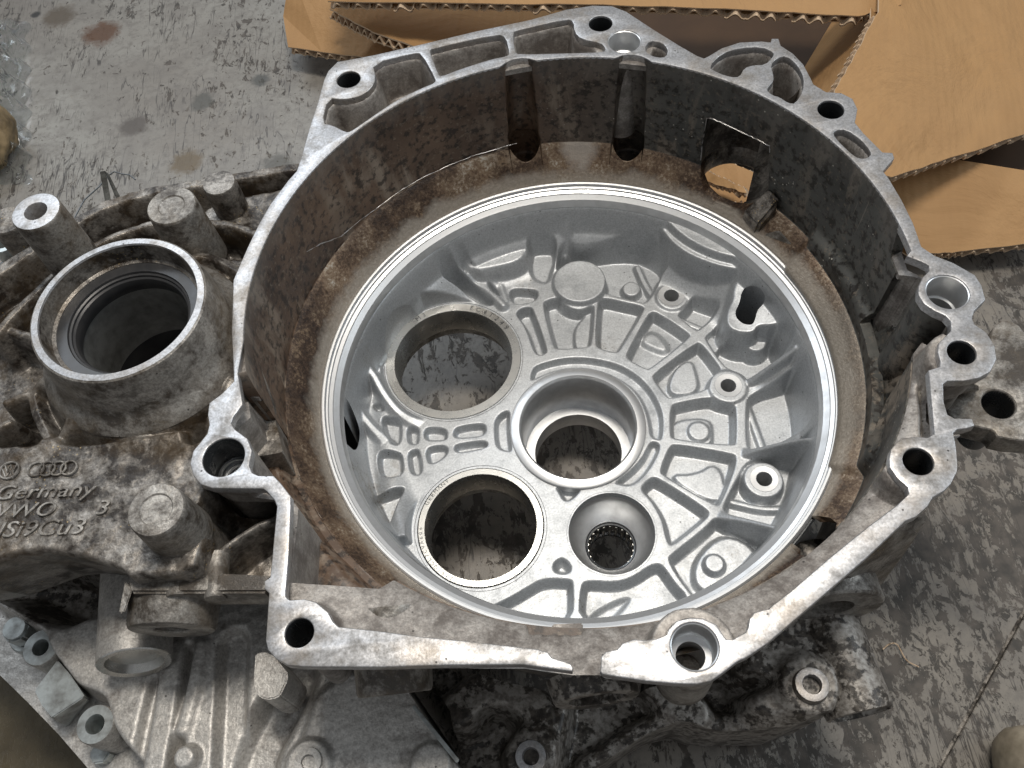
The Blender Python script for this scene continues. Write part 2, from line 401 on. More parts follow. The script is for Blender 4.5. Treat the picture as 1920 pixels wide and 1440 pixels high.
def wall_mat():
    t = NT('oil_browned_wall')
    n1 = t.ramp(t.noise(16, 7, .60), [(.36, 0.), (.64, 1.)]); st = t.noise(60, 9, .62, .3, co=t.mapn(scale=(1, 1, .28)))
    sp = t.n('ShaderNodeSeparateXYZ'); t.set(sp.inputs[0], t.co)
    gx = t.n('ShaderNodeMapRange'); t.set(gx.inputs[0], sp.outputs[0]); gx.inputs[1].default_value = .0; gx.inputs[2].default_value = .07
    brown = t.mix(n1, (.045, .026, .017), (.155, .100, .066)); gray = t.mix(n1, (.030, .030, .028), (.12, .118, .108))
    col = t.mix(gx.outputs[0], brown, gray)
    f = t.ramp(st, [(.52, 0.), (.63, .75)])
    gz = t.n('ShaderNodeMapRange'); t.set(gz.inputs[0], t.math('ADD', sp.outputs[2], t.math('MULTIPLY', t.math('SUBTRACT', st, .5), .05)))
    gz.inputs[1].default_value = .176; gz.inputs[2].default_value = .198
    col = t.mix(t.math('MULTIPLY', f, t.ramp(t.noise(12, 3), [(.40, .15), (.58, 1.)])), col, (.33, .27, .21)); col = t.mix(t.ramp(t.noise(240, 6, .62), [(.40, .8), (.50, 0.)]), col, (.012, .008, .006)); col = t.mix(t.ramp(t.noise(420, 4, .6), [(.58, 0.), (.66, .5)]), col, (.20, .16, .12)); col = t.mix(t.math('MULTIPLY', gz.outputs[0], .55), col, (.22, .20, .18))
    v = t.n('ShaderNodeTexVoronoi', Scale=330.0); t.set(v.inputs['Vector'], t.co)
    ch = t.math('MULTIPLY', t.ramp(v.outputs['Distance'], [(.10, 1.0), (.15, 0.)]), t.math('MULTIPLY', t.ramp(t.noise(45, 3), [(.54, 0.), (.6, 1.)]), t.math('ADD', .15, gx.outputs[0])))
    col = t.mix(ch, col, (.55, .52, .46))
    # long scratches
    sc = t.noise(1.0, 2, .5, co=t.mapn(scale=(600, 600, 18), rot=(.5, .3, 0)))
    col = t.mix(t.math('MULTIPLY', t.ramp(sc, [(.70, 0.), (.76, 1.)]), t.ramp(t.noise(14, 1), [(.5, 0.), (.6, .35)])), col, (.38, .33, .27))
    return t.fin(col, t.math('MULTIPLY', gx.outputs[0], .30), t.math('ADD', .30, t.math('MULTIPLY', st, .22)), t.bump(st, .35, .001, t.bump(t.noise(900, 2), .15, .0002)), spec=.35)
M_wall = wall_mat()
def ledge_mat():
    t = NT('rusty_ledge'); n = t.noise(55, 8, .7); g = t.noise(650, 4, .7)
    m = t.math('ADD', t.math('MULTIPLY', n, .6), t.math('MULTIPLY', g, .4))
    pa = t.ramp(t.noise(14, 5, .6, co=t.mapn(loc=(4, 2, 1))), [(.42, 0.), (.58, 1.)])
    col = t.mix(pa, t.ramp(m, [(.42, (.022, .013, .009)), (.52, (.06, .036, .023)), (.60, (.20, .14, .09))]), t.ramp(m, [(.40, (.06, .036, .022)), (.48, (.17, .11, .07)), (.55, (.27, .20, .135)), (.62, (.50, .46, .40))]))
    v = t.n('ShaderNodeVectorMath', operation='LENGTH'); cb = t.n('ShaderNodeCombineXYZ'); sp = t.n('ShaderNodeSeparateXYZ'); t.set(sp.inputs[0], t.co)
    t.set(cb.inputs[0], sp.outputs[0]); t.set(cb.inputs[1], sp.outputs[1]); t.set(v.inputs[0], cb.outputs[0])
    mr = t.n('ShaderNodeMapRange'); t.set(mr.inputs[0], t.math('ADD', v.outputs['Value'], t.math('MULTIPLY', t.math('SUBTRACT', n, .5), .012))); mr.inputs[1].default_value = .1305; mr.inputs[2].default_value = .1275
    col = t.mix(t.math('MULTIPLY', mr.outputs[0], .75), col, t.mix(g, (.26, .215, .16), (.52, .48, .43)))
    x, y = W(1085, 285, .012); col = t.mix(t.math('MULTIPLY', t.spot(x-.0316, y-.2215, .0125, .5, n), .8), col, (.45, .40, .35))
    x, y = W(1640, 700, .01); col = t.mix(t.math('MULTIPLY', t.spot(x-.0316, y-.2215, .06, .5, n), .6), col, t.mix(g, (.13, .11, .085), (.26, .23, .19)))
    return t.fin(col, .30, .40, t.bump(g, .6, .0008))
M_ledge = ledge_mat()
def bench_mat():
    t = NT('worn_painted_bench')
    big = t.noise(5, 5, .62); mid = t.noise(22, 10, .70, .5)
    sp = t.n('ShaderNodeSeparateXYZ'); t.set(sp.inputs[0], t.co)
    wr = t.n('ShaderNodeMapRange'); t.set(wr.inputs[0], t.math('SUBTRACT', sp.outputs[1], t.math('MULTIPLY', sp.outputs[0], .25))); wr.inputs[1].default_value = .46; wr.inputs[2].default_value = .20; wr.inputs[3].default_value = 0.; wr.inputs[4].default_value = 1.
    wear = wr.outputs[0]
    paint = t.mix(t.ramp(big, [(.35, 0.), (.65, 1.)]), (.225, .205, .18), (.31, .30, .275))
    paint = t.mix(t.math('MULTIPLY', wear, .6), paint, (.22, .19, .155))
    paint = t.mix(t.ramp(t.noise(150, 8, .75), [(.36, .75), (.52, 0.)]), paint, (.15, .135, .12))
    paint = t.mix(t.ramp(mid, [(.40, .5), (.56, 0.)]), paint, (.17, .155, .14))
    # chipped, gouged patches: short strokes in crossing directions, gathered by a mask
    mask = t.math('ADD', t.math('MULTIPLY', t.noise(9, 5, .65, co=t.mapn(loc=(3, 7, 0))), .30), t.math('MULTIPLY', wear, .074))
    tot = None
    for sc, rot, lo, d in (((75, 26, 1), .72, (0, 0, 0), .35), ((62, 24, 1), -.55, (5, 2, 0), .35), ((130, 90, 1), 1.5, (8, 3, 0), .6), ((50, 42, 1), .2, (1, 9, 0), .5)):
        n = t.noise(1.6, 8, .70, d, co=t.mapn(scale=sc, rot=(0, 0, rot), loc=lo))
        k = t.math('ADD', n, mask); r = t.ramp(k, [(.775, 0.), (.80, 1.)])
        tot = r if tot is None else t.math('MAXIMUM', tot, r)
    dark = t.mix(t.ramp(t.noise(120, 5), [(.4, 0.), (.6, 1.)]), (.030, .025, .020), (.085, .07, .058))
    col = t.mix(t.math('MULTIPLY', tot, .92), paint, dark)
    # thin scratches: the zero lines of stretched noise
    for sc, rot, lo in (((90, 9, 1), .62, (0, 0, 0)), ((80, 8, 1), -.5, (7, 3, 0)), ((60, 10, 1), 1.3, (2, 9, 0)), ((120, 14, 1), .95, (4, 4, 0))):
        n = t.noise(1.3, 3, .5, .25, co=t.mapn(scale=sc, rot=(0, 0, rot), loc=lo))
        li = t.ramp(t.math('ABSOLUTE', t.math('SUBTRACT', n, .5)), [(.004, 1.), (.011, 0.)])
        ga = t.ramp(t.noise(16, 4, .6, co=t.mapn(loc=lo)), [(.52, 0.), (.60, .85)])
        col = t.mix(t.math('MULTIPLY', li, ga), col, (.05, .043, .037))
    wv = t.noise(70, 8, .75)
    for (px, py, r, c) in ((190, 62, .020, (.13, .055, .02)), (68, 27, .006, (.02, .02, .02)), (380, 190, .012, (.12, .115, .10)), (348, 305, .015, (.17, .12, .06)), (520, 310, .016, (.12, .11, .09)), (110, 30, .018, (.13, .10, .07)), (250, 235, .014, (.12, .10, .085)), (490, 150, .009, (.10, .10, .09))):
        x, y = W(px, py, -.115); col = t.mix(t.math('MULTIPLY', t.spot(x, y, r, .45, wv), .9), col, t.mix(wv, c, tuple(v*.45 for v in c)))
    x, y = W(20, 1420, -.115); col = t.mix(t.spot(x, y, .075, .25, wv), col, t.mix(t.noise(60, 4), (.03, .022, .012), (.14, .11, .06)))
    return t.fin(col, .0, t.math('ADD', .36, t.math('MULTIPLY', tot, .2)), t.bump(t.math('SUBTRACT', 1.0, tot), .35, .0008, t.bump(mid, .3, .0015)), spec=.5)
M_bench = bench_mat()
def card_mat():
    t = NT('brown_cardboard'); n = t.noise(40, 5, .6); fb = t.noise(1, 3, .6, co=t.mapn(scale=(900, 60, 60), rot=(0, 0, .2)))
    ln = t.n('ShaderNodeTexWave', Scale=55.0, Distortion=.8, Detail=1.0); t.set(ln.inputs['Vector'], t.mapn(rot=(0, 0, .18)))
    col = t.mix(n, (.37, .205, .085), (.46, .27, .12)); col = t.mix(t.math('MULTIPLY', fb, .25), col, (.30, .18, .08))
    return t.fin(col, 0., .62, t.bump(ln.outputs[0], .10, .001, t.bump(t.noise(5, 3, .5, .8), 1.0, .016, t.bump(t.noise(14, 6, .62, .6), .7, .006))), spec=.3)
M_card = card_mat()
toc = NT('shade_dark_cardboard'); M_card_shade = toc.fin(toc.mix(toc.noise(30, 5), (.035, .018, .009), (.09, .048, .022)), 0., .5)  # near-black brown paints the deep shade inside the box
M_flute = NT('cut_cardboard_edge').fin((.66, .50, .35), 0., .8)
M_seal = None
# ------------------------------------------------------------------ the setting: the bench
TZ = -.115
def bench():
    # two sheets with an open joint between them
    a = W(1925, 1140, TZ); b = W(1745, 1470, TZ)
    ax, ay = a; bx, by = b; L = math.hypot(ax-bx, ay-by); ux, uy = (ax-bx)/L, (ay-by)/L
    A = (ax+ux*2.5, ay+uy*2.5); B = (bx-ux*2.5, by-uy*2.5); g = .0011; nx, ny = -uy, ux
    def sheet(p, zt):
        return prism('bench_top', p, zt, zt-.004, .0003)
    l = [(A[0]+nx*g, A[1]+ny*g), (B[0]+nx*g, B[1]+ny*g), (B[0]+nx*2.8, B[1]+ny*2.8), (A[0]+nx*2.8, A[1]+ny*2.8)]
    r = [(A[0]-nx*g, A[1]-ny*g), (B[0]-nx*g, B[1]-ny*g), (B[0]-nx*2.8, B[1]-ny*2.8), (A[0]-nx*2.8, A[1]-ny*2.8)]
    root = obj('workbench', prism('workbench', [(-3, -2.5), (3, -2.5), (3, 4), (-3, 4)], TZ-.0045, TZ-.03, 0), M_black, kind='structure')
    obj('bench_sheet', sheet(l, TZ), M_bench, root); obj('bench_sheet', sheet(r, TZ), M_bench, root)
bench()
# ------------------------------------------------------------------ the big housing
house = thing('gearbox_bell_housing', 'large open cast aluminium gearbox bell housing with bearing holes in its ribbed floor', 'gearbox housing', (.0316, .2215, TZ))
HL = Vector(house.location)
def part(name, me, mat, parent=None, **kw):
    me.transform(Matrix.Translation(-HL)) if not me.get('moved') else None
    me['moved'] = 1
    o = obj(name, me, mat, parent or house, **kw)
    return o
def shift(mat): return mat
CX, CY, FZ = .0316, .2215, .077
RW = .139
def ang(px, py, z):
    a = W(px, py, z); return math.atan2(a[1]-CY, a[0]-CX)
# outline of the joint face
outer = [(1073,1259),(1021,1252),(980,1246),(849,1247),(710,1251),(571,1250),(538,1247),(516,1234),(502,1218),(498,1201),(502,1143),(504,1112),(496,1104),(495,1090),(506,1082),(509,1057),(513,1012),(519,950),(515,939),(500,921),(493,916),(397,915),(376,908),(362,892),(356,869),(362,845),(376,828),(388,813),(392,796),(389,778),(392,755),(415,738),(438,715),(437,680),(434,620),(436,560),(437,525),(446,504),(464,463),(484,422),(507,382),(540,338),(556,320),(563,300),(580,240),(597,187),(607,150),(615,133),(633,115),(642,114),(700,103),(793,82),(893,58),(993,37),(1060,18),(1110,10),(1147,11),(1174,21),(1224,54),(1274,85),(1307,104),(1320,109),(1330,104),(1353,90),(1387,79),(1428,77),(1445,79),(1447,72),(1460,72),(1464,85),(1487,100),(1507,121),(1520,146),(1526,158),(1549,172),(1578,174),(1599,185),(1608,204),(1605,221),(1603,229),(1620,250),(1641,271),(1655,285),(1674,286),(1677,296),(1662,313),(1656,321),(1666,333),(1691,375),(1712,417),(1728,462),(1753,479),(1787,492),(1828,515),(1841,535),(1848,562),(1827,583),(1823,597),(1828,608),(1850,623),(1865,647),(1869,673),(1857,697),(1837,708),(1807,714),(1777,714),(1769,720),(1770,753),(1777,777),(1790,784),(1823,785),(1828,798),(1813,803),(1795,805),(1788,812),(1793,837),(1796,870),(1795,884),(1783,908),(1771,920),(1750,932),(1740,949),(1718,969),(1698,977),(1626,1045),(1533,1126),(1440,1206),(1400,1233),(1384,1240),(1354,1263),(1333,1277),(1306,1283),(1265,1282),(1211,1277),(1157,1269),(1130,1264),(1125.5,1259)]
innr = [(1127,1231),(1135,1222),(1157,1217),(1167,1206),(1189,1198),(1208,1200),(1232,1197),(1249,1190),(1254,1179),(1268,1164),(1292,1158),(1319,1159),(1343.5,1171),(1354,1187),(1362,1198),(1373,1199),(1398,1185),(1403,1176),(1405,1160),(1414,1148),(1440,1141),(1480.5,1110),(1561,1041),(1625.5,989),(1682,946.6),(1704,926),(1702,914),(1682,896),(1668,876),(1667,860),(1670,843),(1683,827),(1710,818),(1740,820),(1752,813),(1747,760),(1741,694),(1762,687),(1763,677),(1758,660),(1760,643),(1773,630),(1783,620),(1783,603),(1773,592),(1753,583),(1733,570),(1722,553),(1722,537),(1730,520),(1742,508),(1742,498),(1727,490),(1700,480)]
innl = [(446,700),(449,720),(455,758),(437.5,781),(433,793),(440,804.6),(464,822),(472.5,845),(467,872),(472.5,886),(484,891.5),(513,892),(525,904),(545,930),(545,953),(541,1041),(535,1111),(536,1119),(543,1125),(571,1123),(593,1129),(615.5,1148),(624,1165),(635,1175),(710,1183),(793,1194),(877,1202),(940,1209),(1008,1217),(1027,1222.5),(1035,1233),(1056,1239),(1070,1244),(1075,1252)]
a0, a1 = ang(1691, 471, FZ), ang(443, 640, FZ)
if a1 < a0: a1 += 2*math.pi
arc = circle(CX, CY, RW, 150, a0, a1)
GA = [ang(971, 118, FZ), ang(1187, 110, FZ)]        # the two wall grooves
arc2 = []
for x, y in arc:
    a = math.atan2(y-CY, x-CX); r = RW
    for g in GA:
        d = (a-g)*RW
        if abs(d) < .0074: r = max(r, RW+.0034*math.sqrt(1-(d/.0074)**2))
    arc2.append((CX+r*math.cos(a), CY+r*math.sin(a)))
OUT = WP(outer, FZ)
face = OUT+WP(innr, FZ)+arc2+WP(innl, FZ)
BORES = [(653.5,148.7,21.7),(1126,43.8,22),(1170.6,77,31.5),(1558,205,25),(1777,547,41),(1803.5,660.5,27),(1722,865,28.7),(1302.5,1212,45.6),(561,1186,27),(419,857,38.6)]
BC = [cp(*b, FZ) for b in BORES]
P1 = Z2([(165,550),(250,560),(340,543),(405,500),(437,440),(415,355),(650,298),(690,300),(770,445),(765,465),(700,490),(560,555),(440,635),(340,705),(290,738),(265,742),(190,702),(132,692)])
P3 = Z2([(735,285),(750,272),(1120,190),(1165,210),(1185,300),(1170,315),(1080,332),(900,390),(800,430),(785,415)])
P4 = Z2([(1205,180),(1230,170),(1510,105),(1545,120),(1550,180),(1590,220),(1700,240),(1725,270),(1722,292),(1540,297),(1240,305),(1215,290)])
S1 = Z3([(213,215),(235,182),(290,190),(318,220),(310,255),(270,258),(225,240)])
T1 = Z3([(500,300),(560,240),(640,215),(740,210),(795,235),(790,255),(755,290),(700,292),(660,305),(640,345),(600,345),(540,325)])
T2 = Z3([(810,260),(850,250),(900,290),(930,350),(925,410),(890,465),(860,462),(820,435),(790,428),(762,405),(775,385),(795,360),(792,330),(780,290)])
S2 = Z3([(1060,600),(1075,585),(1120,582),(1190,630),(1230,680),(1230,700),(1200,715),(1160,705),(1090,640)])
POCK = [WP(p, FZ) for p in (P1, P3, P4, S1, T1, T2, S2)]
fl_holes = [circle(c[0], c[1], c[2], 48) for c in BC]+[chaikin(p, 1) for p in POCK]
part('flange', plate('flange', face, fl_holes, FZ, .0045, .0005), M_flange)
# the cast body under the joint face: pocket floors, web of the near wall, outer skirt
B = Field(-.19, .23, .0, .42, .0007, .0735)
inset = .0012
for k, p in enumerate(POCK):
    zf = [.055, .058, .058, .045, .050, .046, .045][k]
    B.shape(p, zf, .004, 'in', rnd=1)
sp = W(628, 232, .055); B.disc((sp[0], sp[1], .0045), .062, .006, 'out', 'max')
# near web: falls towards the bell's inner edge
r_ = np.hypot(B.X-CX, B.Y-CY)
YL, YR = W(446, 700, FZ)[1], CY+.006
near = (B.Y < np.where(B.X < CX, YL, YR))
B.H = np.where(near, np.minimum(B.H, .0595+np.clip((r_-RW)/.03, 0, 1)**.7*.0095), B.H)
B.shape(WP([(1741,694),(1750,720),(1755,812),(1742,822),(1725,815),(1728,760),(1722,700)], .066), .048, .006, 'in')
B.shape(WP(Z8([(170,405),(570,400),(560,480),(520,490),(190,485)]), .06), .045, .0015, 'in', rnd=0)
for b in BC: B.disc((b[0], b[1], b[2]+.006), .0735, .002, 'out', 'max')
B.rough(.00012, 40)
dO = -sd_poly(B.X, B.Y, OUT)-inset
# inside limit: the bell circle, plus the corner chambers at left and right that reach out to the face
chl = WP([(449,720),(455,758),(437.5,781),(433,793),(440,804.6),(464,822),(472.5,845),(467,872),(472.5,886),(484,891.5),(513,892),(525,904),(545,930),(545,953),(541,1041),(536,1082),(700,1086),(800,1000),(700,800),(600,700)], FZ-.004)
chr_ = WP([(1691,471),(1700,480),(1727,490),(1742,498),(1742,508),(1730,520),(1722,537),(1722,553),(1733,570),(1753,583),(1773,592),(1783,603),(1783,620),(1773,630),(1745,612),(1722,640),(1700,700),(1600,700),(1600,500)], FZ-.004)
inn = np.minimum.reduce([r_-RW-.0003, sd_poly(B.X, B.Y, chl)-.0003, sd_poly(B.X, B.Y, chr_)-.0003])
B.keep = np.minimum(dO, inn)
for b in BC: B.keep = np.minimum(B.keep, np.hypot(B.X-b[0], B.Y-b[1])-b[2]*1.001)
TABX, TABY = W(1378, 338, 0)
def body_skirt(P):
    r = np.hypot(P[:, 0]-CX, P[:, 1]-CY); Q = P.copy()
    near_ = np.zeros(len(P), bool)
    for b in BC: near_ |= np.abs(np.hypot(P[:, 0]-b[0], P[:, 1]-b[1])-b[2]) < .0012
    dd = np.abs(sd_poly(P[:, 0], P[:, 1], OUT)) < .003
    Q[:, 2] = np.where(near_, .02, np.where(dd & (P[:, 1] < CY-.03), .058, np.where(dd & (np.hypot(P[:, 0]-TABX, P[:, 1]-TABY) < .055), .040, np.where(dd, -.02, np.where(r < RW+.003, P[:, 2]-.003, .012)))))
    k = np.where(dd & ~near_, np.where(P[:, 1] < CY-.03, .985, .965), 1.0); Q[:, 0] = CX+(P[:, 0]-CX)*k; Q[:, 1] = CY+(P[:, 1]-CY)*k
    return Q
part('outer_body', B.mesh('outer_body', body_skirt), M_web)
# ------- the bell's inner wall with its two grooves, window and sloping ledge
NA, NZ = 1500, 90
prof_s = np.concatenate([np.linspace(0, .66, 56), np.linspace(.67, 1, 34)])
A_, S_ = np.meshgrid(np.linspace(-math.pi, math.pi, NA, endpoint=False), prof_s, indexing='ij')
foot = .0175+.0065*np.clip((np.cos(A_-2.2)), -1, 1)
zt = FZ-.0006
Zw = np.where(S_ < .66, zt+(foot-zt)*S_/.66, foot+(.0025-foot)*(S_-.66)/.34)
q = np.clip((S_-.66)/.34, 0, 1)
Rw = np.where(S_ < .66, RW-.0008*S_/.66, (RW-.0008)-(.0128)*q**.85)
Rw += .00035*np.exp(-((S_-.67)/.012)**2)
def ledge_z(R, ft):
    qq = np.clip((RW-.0008-R)/.0128, 0, 1)**(1/.85); return ft+(.0025-ft)*qq
for g in GA:
    t_ = ((A_-g+math.pi) % (2*math.pi)-math.pi)*.139
    rg = .0070+.0012*np.clip((.077-Zw)/.05, 0, 1)+.0016*sm(.030, .006, Zw)
    Rc = .1365+.0060*np.clip((.077-Zw)/.077, 0, 1)
    h2 = np.sqrt(np.clip(rg**2-t_**2, 0, None)); in_ = (h2 > 0) & (S_ < .66)
    Rw = np.where(in_, np.maximum(Rw, Rc+h2), Rw)
    # the lower end: down the back, forward along a floor to the rounded front, then on along the ledge
    rgl = .0098; h3 = np.sqrt(np.clip(rgl**2-t_**2, 0, None)); back, front = .1425+h3, np.maximum(.1425-h3, .1275)
    led = (h3 > 0) & (S_ >= .66) & (np.abs(t_) < rgl) & (front < RW-.001)
    e1, e2 = .30, .62
    zf = np.minimum(ledge_z(front, foot), .0035)
    wR = np.where(q < e1, back, np.where(q < e2, back+(front-back)*np.clip((q-e1)/(e2-e1), 0, 1), front+(.1254-front)*np.clip((q-e2-.04)/(1-e2-.04), 0, 1)))
    wZ = np.where(q < e1, foot+(zf-foot)*q/e1, np.where(q < e2, zf, ledge_z(wR, foot)))
    Rw = np.where(led, wR, Rw); Zw = np.where(led, wZ, Zw)
# bulging pads on the right of the wall
p0_, p1_ = ang(1515, 462, .012), ang(1650, 900, .01); ap = (p0_+p1_)/2; d = np.abs((A_-ap+math.pi) % (2*math.pi)-math.pi)
Rw -= .0045*sm(abs(p0_-p1_)/2+.02, abs(p0_-p1_)/2-.02, d)*sm(.0275, .022, Zw)*sm(-.001, .006, Zw)
XW, YW = CX+Rw*np.cos(A_), CY+Rw*np.sin(A_)
def proj(X, Y, Z):
    vx, vy, vz = X, Y, Z-CAMH
    zc = vx*FW.x+vy*FW.y+vz*FW.z; u = vx*EU.x+vy*EU.y+vz*EU.z; v = vx*EV.x+vy*EV.y+vz*EV.z
    return 960+FPX*u/zc, 720+FPX*v/zc
PX, PY = proj(XW, YW, Zw)
win_poly = [(1325,222),(1360,234),(1400,252),(1443,274),(1442,305),(1441,350),(1432,368),(1415,384),(1395,392),(1370,390),(1340,378),(1322,360),(1313,335),(1315,290),(1319,250)]
far_ = YW > CY
K = np.where(far_, sd_poly(PX, PY, win_poly), 50.)
# corner chambers: the wall is low there
top_cut = np.maximum(np.minimum(sd_poly(XW, YW, chl), sd_poly(XW, YW, chr_))-.001, .0205-Zw)*3e3
low_side = np.where(XW < CX, sm(YL+.001, YL-.004, YW), sm(YR+.001, YR-.004, YW)); top_cut = np.minimum(top_cut, (.0765-.0172*low_side-Zw)*3e3+.01)
top_cut[:, 56:] = 50.
hole_r = np.where((YW < CY+.02) & (XW > CX), sd_poly(PX, PY, ZR([(205,330),(225,290),(265,268),(330,265),(390,275),(420,300),(400,380),(340,450),(250,450),(205,410)])), 50.)
K = np.minimum(K, np.minimum(top_cut, hole_r)); K = np.where(PY > 1e5, 1., K)
def wall_skirt(P):
    Q = P.copy(); r = np.hypot(P[:, 0]-CX, P[:, 1]-CY); k = (r+.005)/r
    Q[:, 0] = CX+(P[:, 0]-CX)*k; Q[:, 1] = CY+(P[:, 1]-CY)*k; return Q
split = 57
part('bell_wall', grid_mesh('bell_wall', XW[:, :split], YW[:, :split], Zw[:, :split], K[:, :split], wall_skirt, wrap=True), M_wall)
part('ledge', grid_mesh('ledge', XW[:, split-1:], YW[:, split-1:], Zw[:, split-1:], K[:, split-1:], wall_skirt, wrap=True), M_ledge)
lg_me = [ob for ob in house.children if ob.name == 'ledge'][0].data
gpoly = [circle(CX+.1430*math.cos(g), CY+.1430*math.sin(g), .0098, 24) for g in GA]
n_ = len(lg_me.polygons); cc = np.zeros(n_*3); lg_me.polygons.foreach_get('center', cc); cc = cc.reshape(-1, 3)+np.array(HL)
mi = np.zeros(n_, np.int32)
for p in gpoly: mi |= (sd_poly(cc[:, 0], cc[:, 1], p) < 0).astype(np.int32)
lg_me.materials.append(M_wall); lg_me.polygons.foreach_set('material_index', mi)
# floors of the corner chambers
for p in (chl, chr_):
    cx_ = sum(a for a, b in p)/len(p)
    F_ = Field(min(a for a, b in p)-.012, max(a for a, b in p)+.012, min(b for a, b in p)-.012, max(b for a, b in p)+.012, .001, .030)
    rr = np.hypot(F_.X-CX, F_.Y-CY); dd = sd_poly(F_.X, F_.Y, p)
    F_.H = .018+.012*sm(RW, RW+.006, rr); F_.rough(.0005, 8)
    F_.keep = np.minimum(np.minimum(rr-RW+.0015, .004-dd), .0735-F_.H)
    part('corner_chamber', F_.mesh('corner_chamber'), M_wall)
# starter cavity behind the window
sc = W(1378, 338, .0)
rs = .0215
ai = math.atan2(CY-sc[1], CX-sc[0])
aa = [a for a in np.linspace(ai, ai+2*math.pi, 720) if math.hypot(sc[0]+rs*math.cos(a)-CX, sc[1]+rs*math.sin(a)-CY) > RW+.001]
lo, hi = min(aa), max(aa)
part('starter_recess', lathe('starter_recess', [(rs, .072), (rs, .035), (rs*.98, .014), (rs*.95, .005), (rs*.84, .002), (rs*.82, .0), (rs*.82, -.004), (rs*.86, -.006)], sc[0], sc[1], 90, lo, hi), M_dirty)
# block and lumps beside the window
def low_(px, py, z, z2):
    p = WV(px, py, z); return Vector((p.x, p.y, z2))
lg = [(1440,350,.026), (1464,374,.026), (1421,425,.011), (1391,396,.011)]
part('wall_lug', hull('wall_lug', [WV(*p) for p in lg]+[low_(*p, -.004) for p in lg], .0015), M_dirty)
lg = [(1433,436,.008), (1461,428,.014), (1487,456,.012), (1470,468,.004)]
part('wall_lug', hull('wall_lug', [WV(*p) for p in lg]+[low_(*p, -.004) for p in lg], .0012), M_body)
def onwall(px, py, R):
    lo_, hi_ = -.02, FZ
    for _ in range(40):
        m = (lo_+hi_)/2; x, y = W(px, py, m)
        if math.hypot(x-CX, y-CY) > R: lo_ = m
        else: hi_ = m
    x, y = W(px, py, lo_); return Vector((x, y, lo_))
bur = [(1314,300),(1318,262),(1325,222),(1336,222),(1360,234),(1400,252),(1420,262),(1443,274),(1443,290)]
P_ = []
rb = random.Random(3)
for (x0_, y0_), (x1_, y1_) in zip(bur[:-1], bur[1:]):
    for k in range(5): P_.append(onwall(x0_+(x1_-x0_)*k/5+rb.uniform(-.6, .6), y0_+(y1_-y0_)*k/5+rb.uniform(-.8, .8), RW-.0012))
part('casting_burr', tube('casting_burr', P_, [rb.uniform(.0001, .00035) for _ in P_], 5), M_flange)
fl_ = [(575,472),(600,458),(640,443),(675,413),(710,388),(750,358),(790,334),(840,311),(885,293),(953,273),(972,268)]
P_ = []
for (x0_, y0_), (x1_, y1_) in zip(fl_[:-1], fl_[1:]):
    for k in range(6): P_.append(onwall(x0_+(x1_-x0_)*k/6, y0_+(y1_-y0_)*k/6+rb.uniform(-.5, .5), RW-.0014))
part('tool_mark', tube('tool_mark', P_, [rb.uniform(.00002, .00028) for _ in P_], 5), M_flange)
part('bell_shell', lathe('bell_shell', [(RW+.013, .060), (RW+.0065, .050), (RW+.005, .010), (RW+.001, -.015), (RW-.006, -.045)], CX, CY, 96, math.pi*1.36, math.pi*1.84), M_dirty)
# ------- machined ring
ring_prof = [(.1262, .0030), (.1250, .0036), (.1240, .0034), (.1236, .0014), (.1228, .0012), (.1225, .0001), (.1208, -.0005), (.1206, -.0013), (.1190, -.0023), (.1180, -.0029), (.1174, -.0042), (.1168, -.0075)]
part('machined_ring', lathe('machined_ring', ring_prof, CX, CY, 256), M_ring)
part('seal_groove', lathe('seal_groove', [(.1279, .0022), (.1270, .0012), (.1262, .0012), (.1258, .0034)], CX, CY, 256), M_dark)
# ------- ribbed inner floor
WZ, PZ = -.0385, -.0460
F = Field(CX-.1195, CX+.1195, CY-.1195, CY+.1195, .00042, WZ)
rad = np.hypot(F.X-CX, F.Y-CY)
wp = lambda p: WP(p, WZ)
pk = []
def pocket(p, z=PZ, wd=.0031): F.shape(wp(p), z, wd, 'in')
# ribs rise into the wall: lift the web near the wall first
F.H += .016*sm(.090, .1165, rad)**1.5*(F.Y > W(900, 1000, WZ)[1])*(1-sm(.0, .02, -(F.X-W(760, 700, WZ)[0])))
pocket(ZA([(1360,900),(1400,870),(1460,865),(1480,890),(1575,1160),(1565,1190),(1530,1205),(1495,1195),(1470,1150),(1440,1060),(1410,990),(1360,930)]), wd=.0022)
pocket(ZA([(1535,850),(1560,820),(1650,795),(1700,860),(1800,890),(1890,850),(1905,870),(1885,1130),(1850,1150),(1640,1165),(1610,1140)]))
pocket(ZB([(145,850),(160,815),(200,800),(330,830),(470,860),(475,890),(310,1170),(280,1190),(160,1160),(130,1130)]))
pocket(ZB([(490,930),(520,900),(560,900),(790,1050),(795,1080),(520,1300),(480,1300),(350,1230),(345,1190)]))
pocket([(1226,699),(1305,641),(1316,642),(1353,690),(1352,696),(1338,708),(1334,730),(1258,748),(1249,744),(1222,710)])
pocket(ZD([(605,180),(640,160),(830,125),(870,150),(960,170),(975,190),(975,380),(960,400),(620,365),(605,340)]))
pocket(ZD([(600,400),(640,385),(960,440),(975,460),(970,520),(890,720),(860,735),(560,560),(550,530)]))
pocket(ZD([(445,620),(500,570),(540,570),(820,750),(825,780),(800,810),(640,940),(600,950),(580,900),(560,800),(500,700),(450,650)]))
pocket(ZE([(240,230),(265,110),(330,70),(520,15),(700,-5),(900,5),(1150,60),(1350,170),(1500,320),(1600,500),(1635,650),(1620,850),(1580,860),(1490,830),(1475,700),(1440,550),(1370,400),(1250,280),(1100,190),(900,130),(700,110),(500,140),(370,190),(270,240)]), WZ-.004, .002)
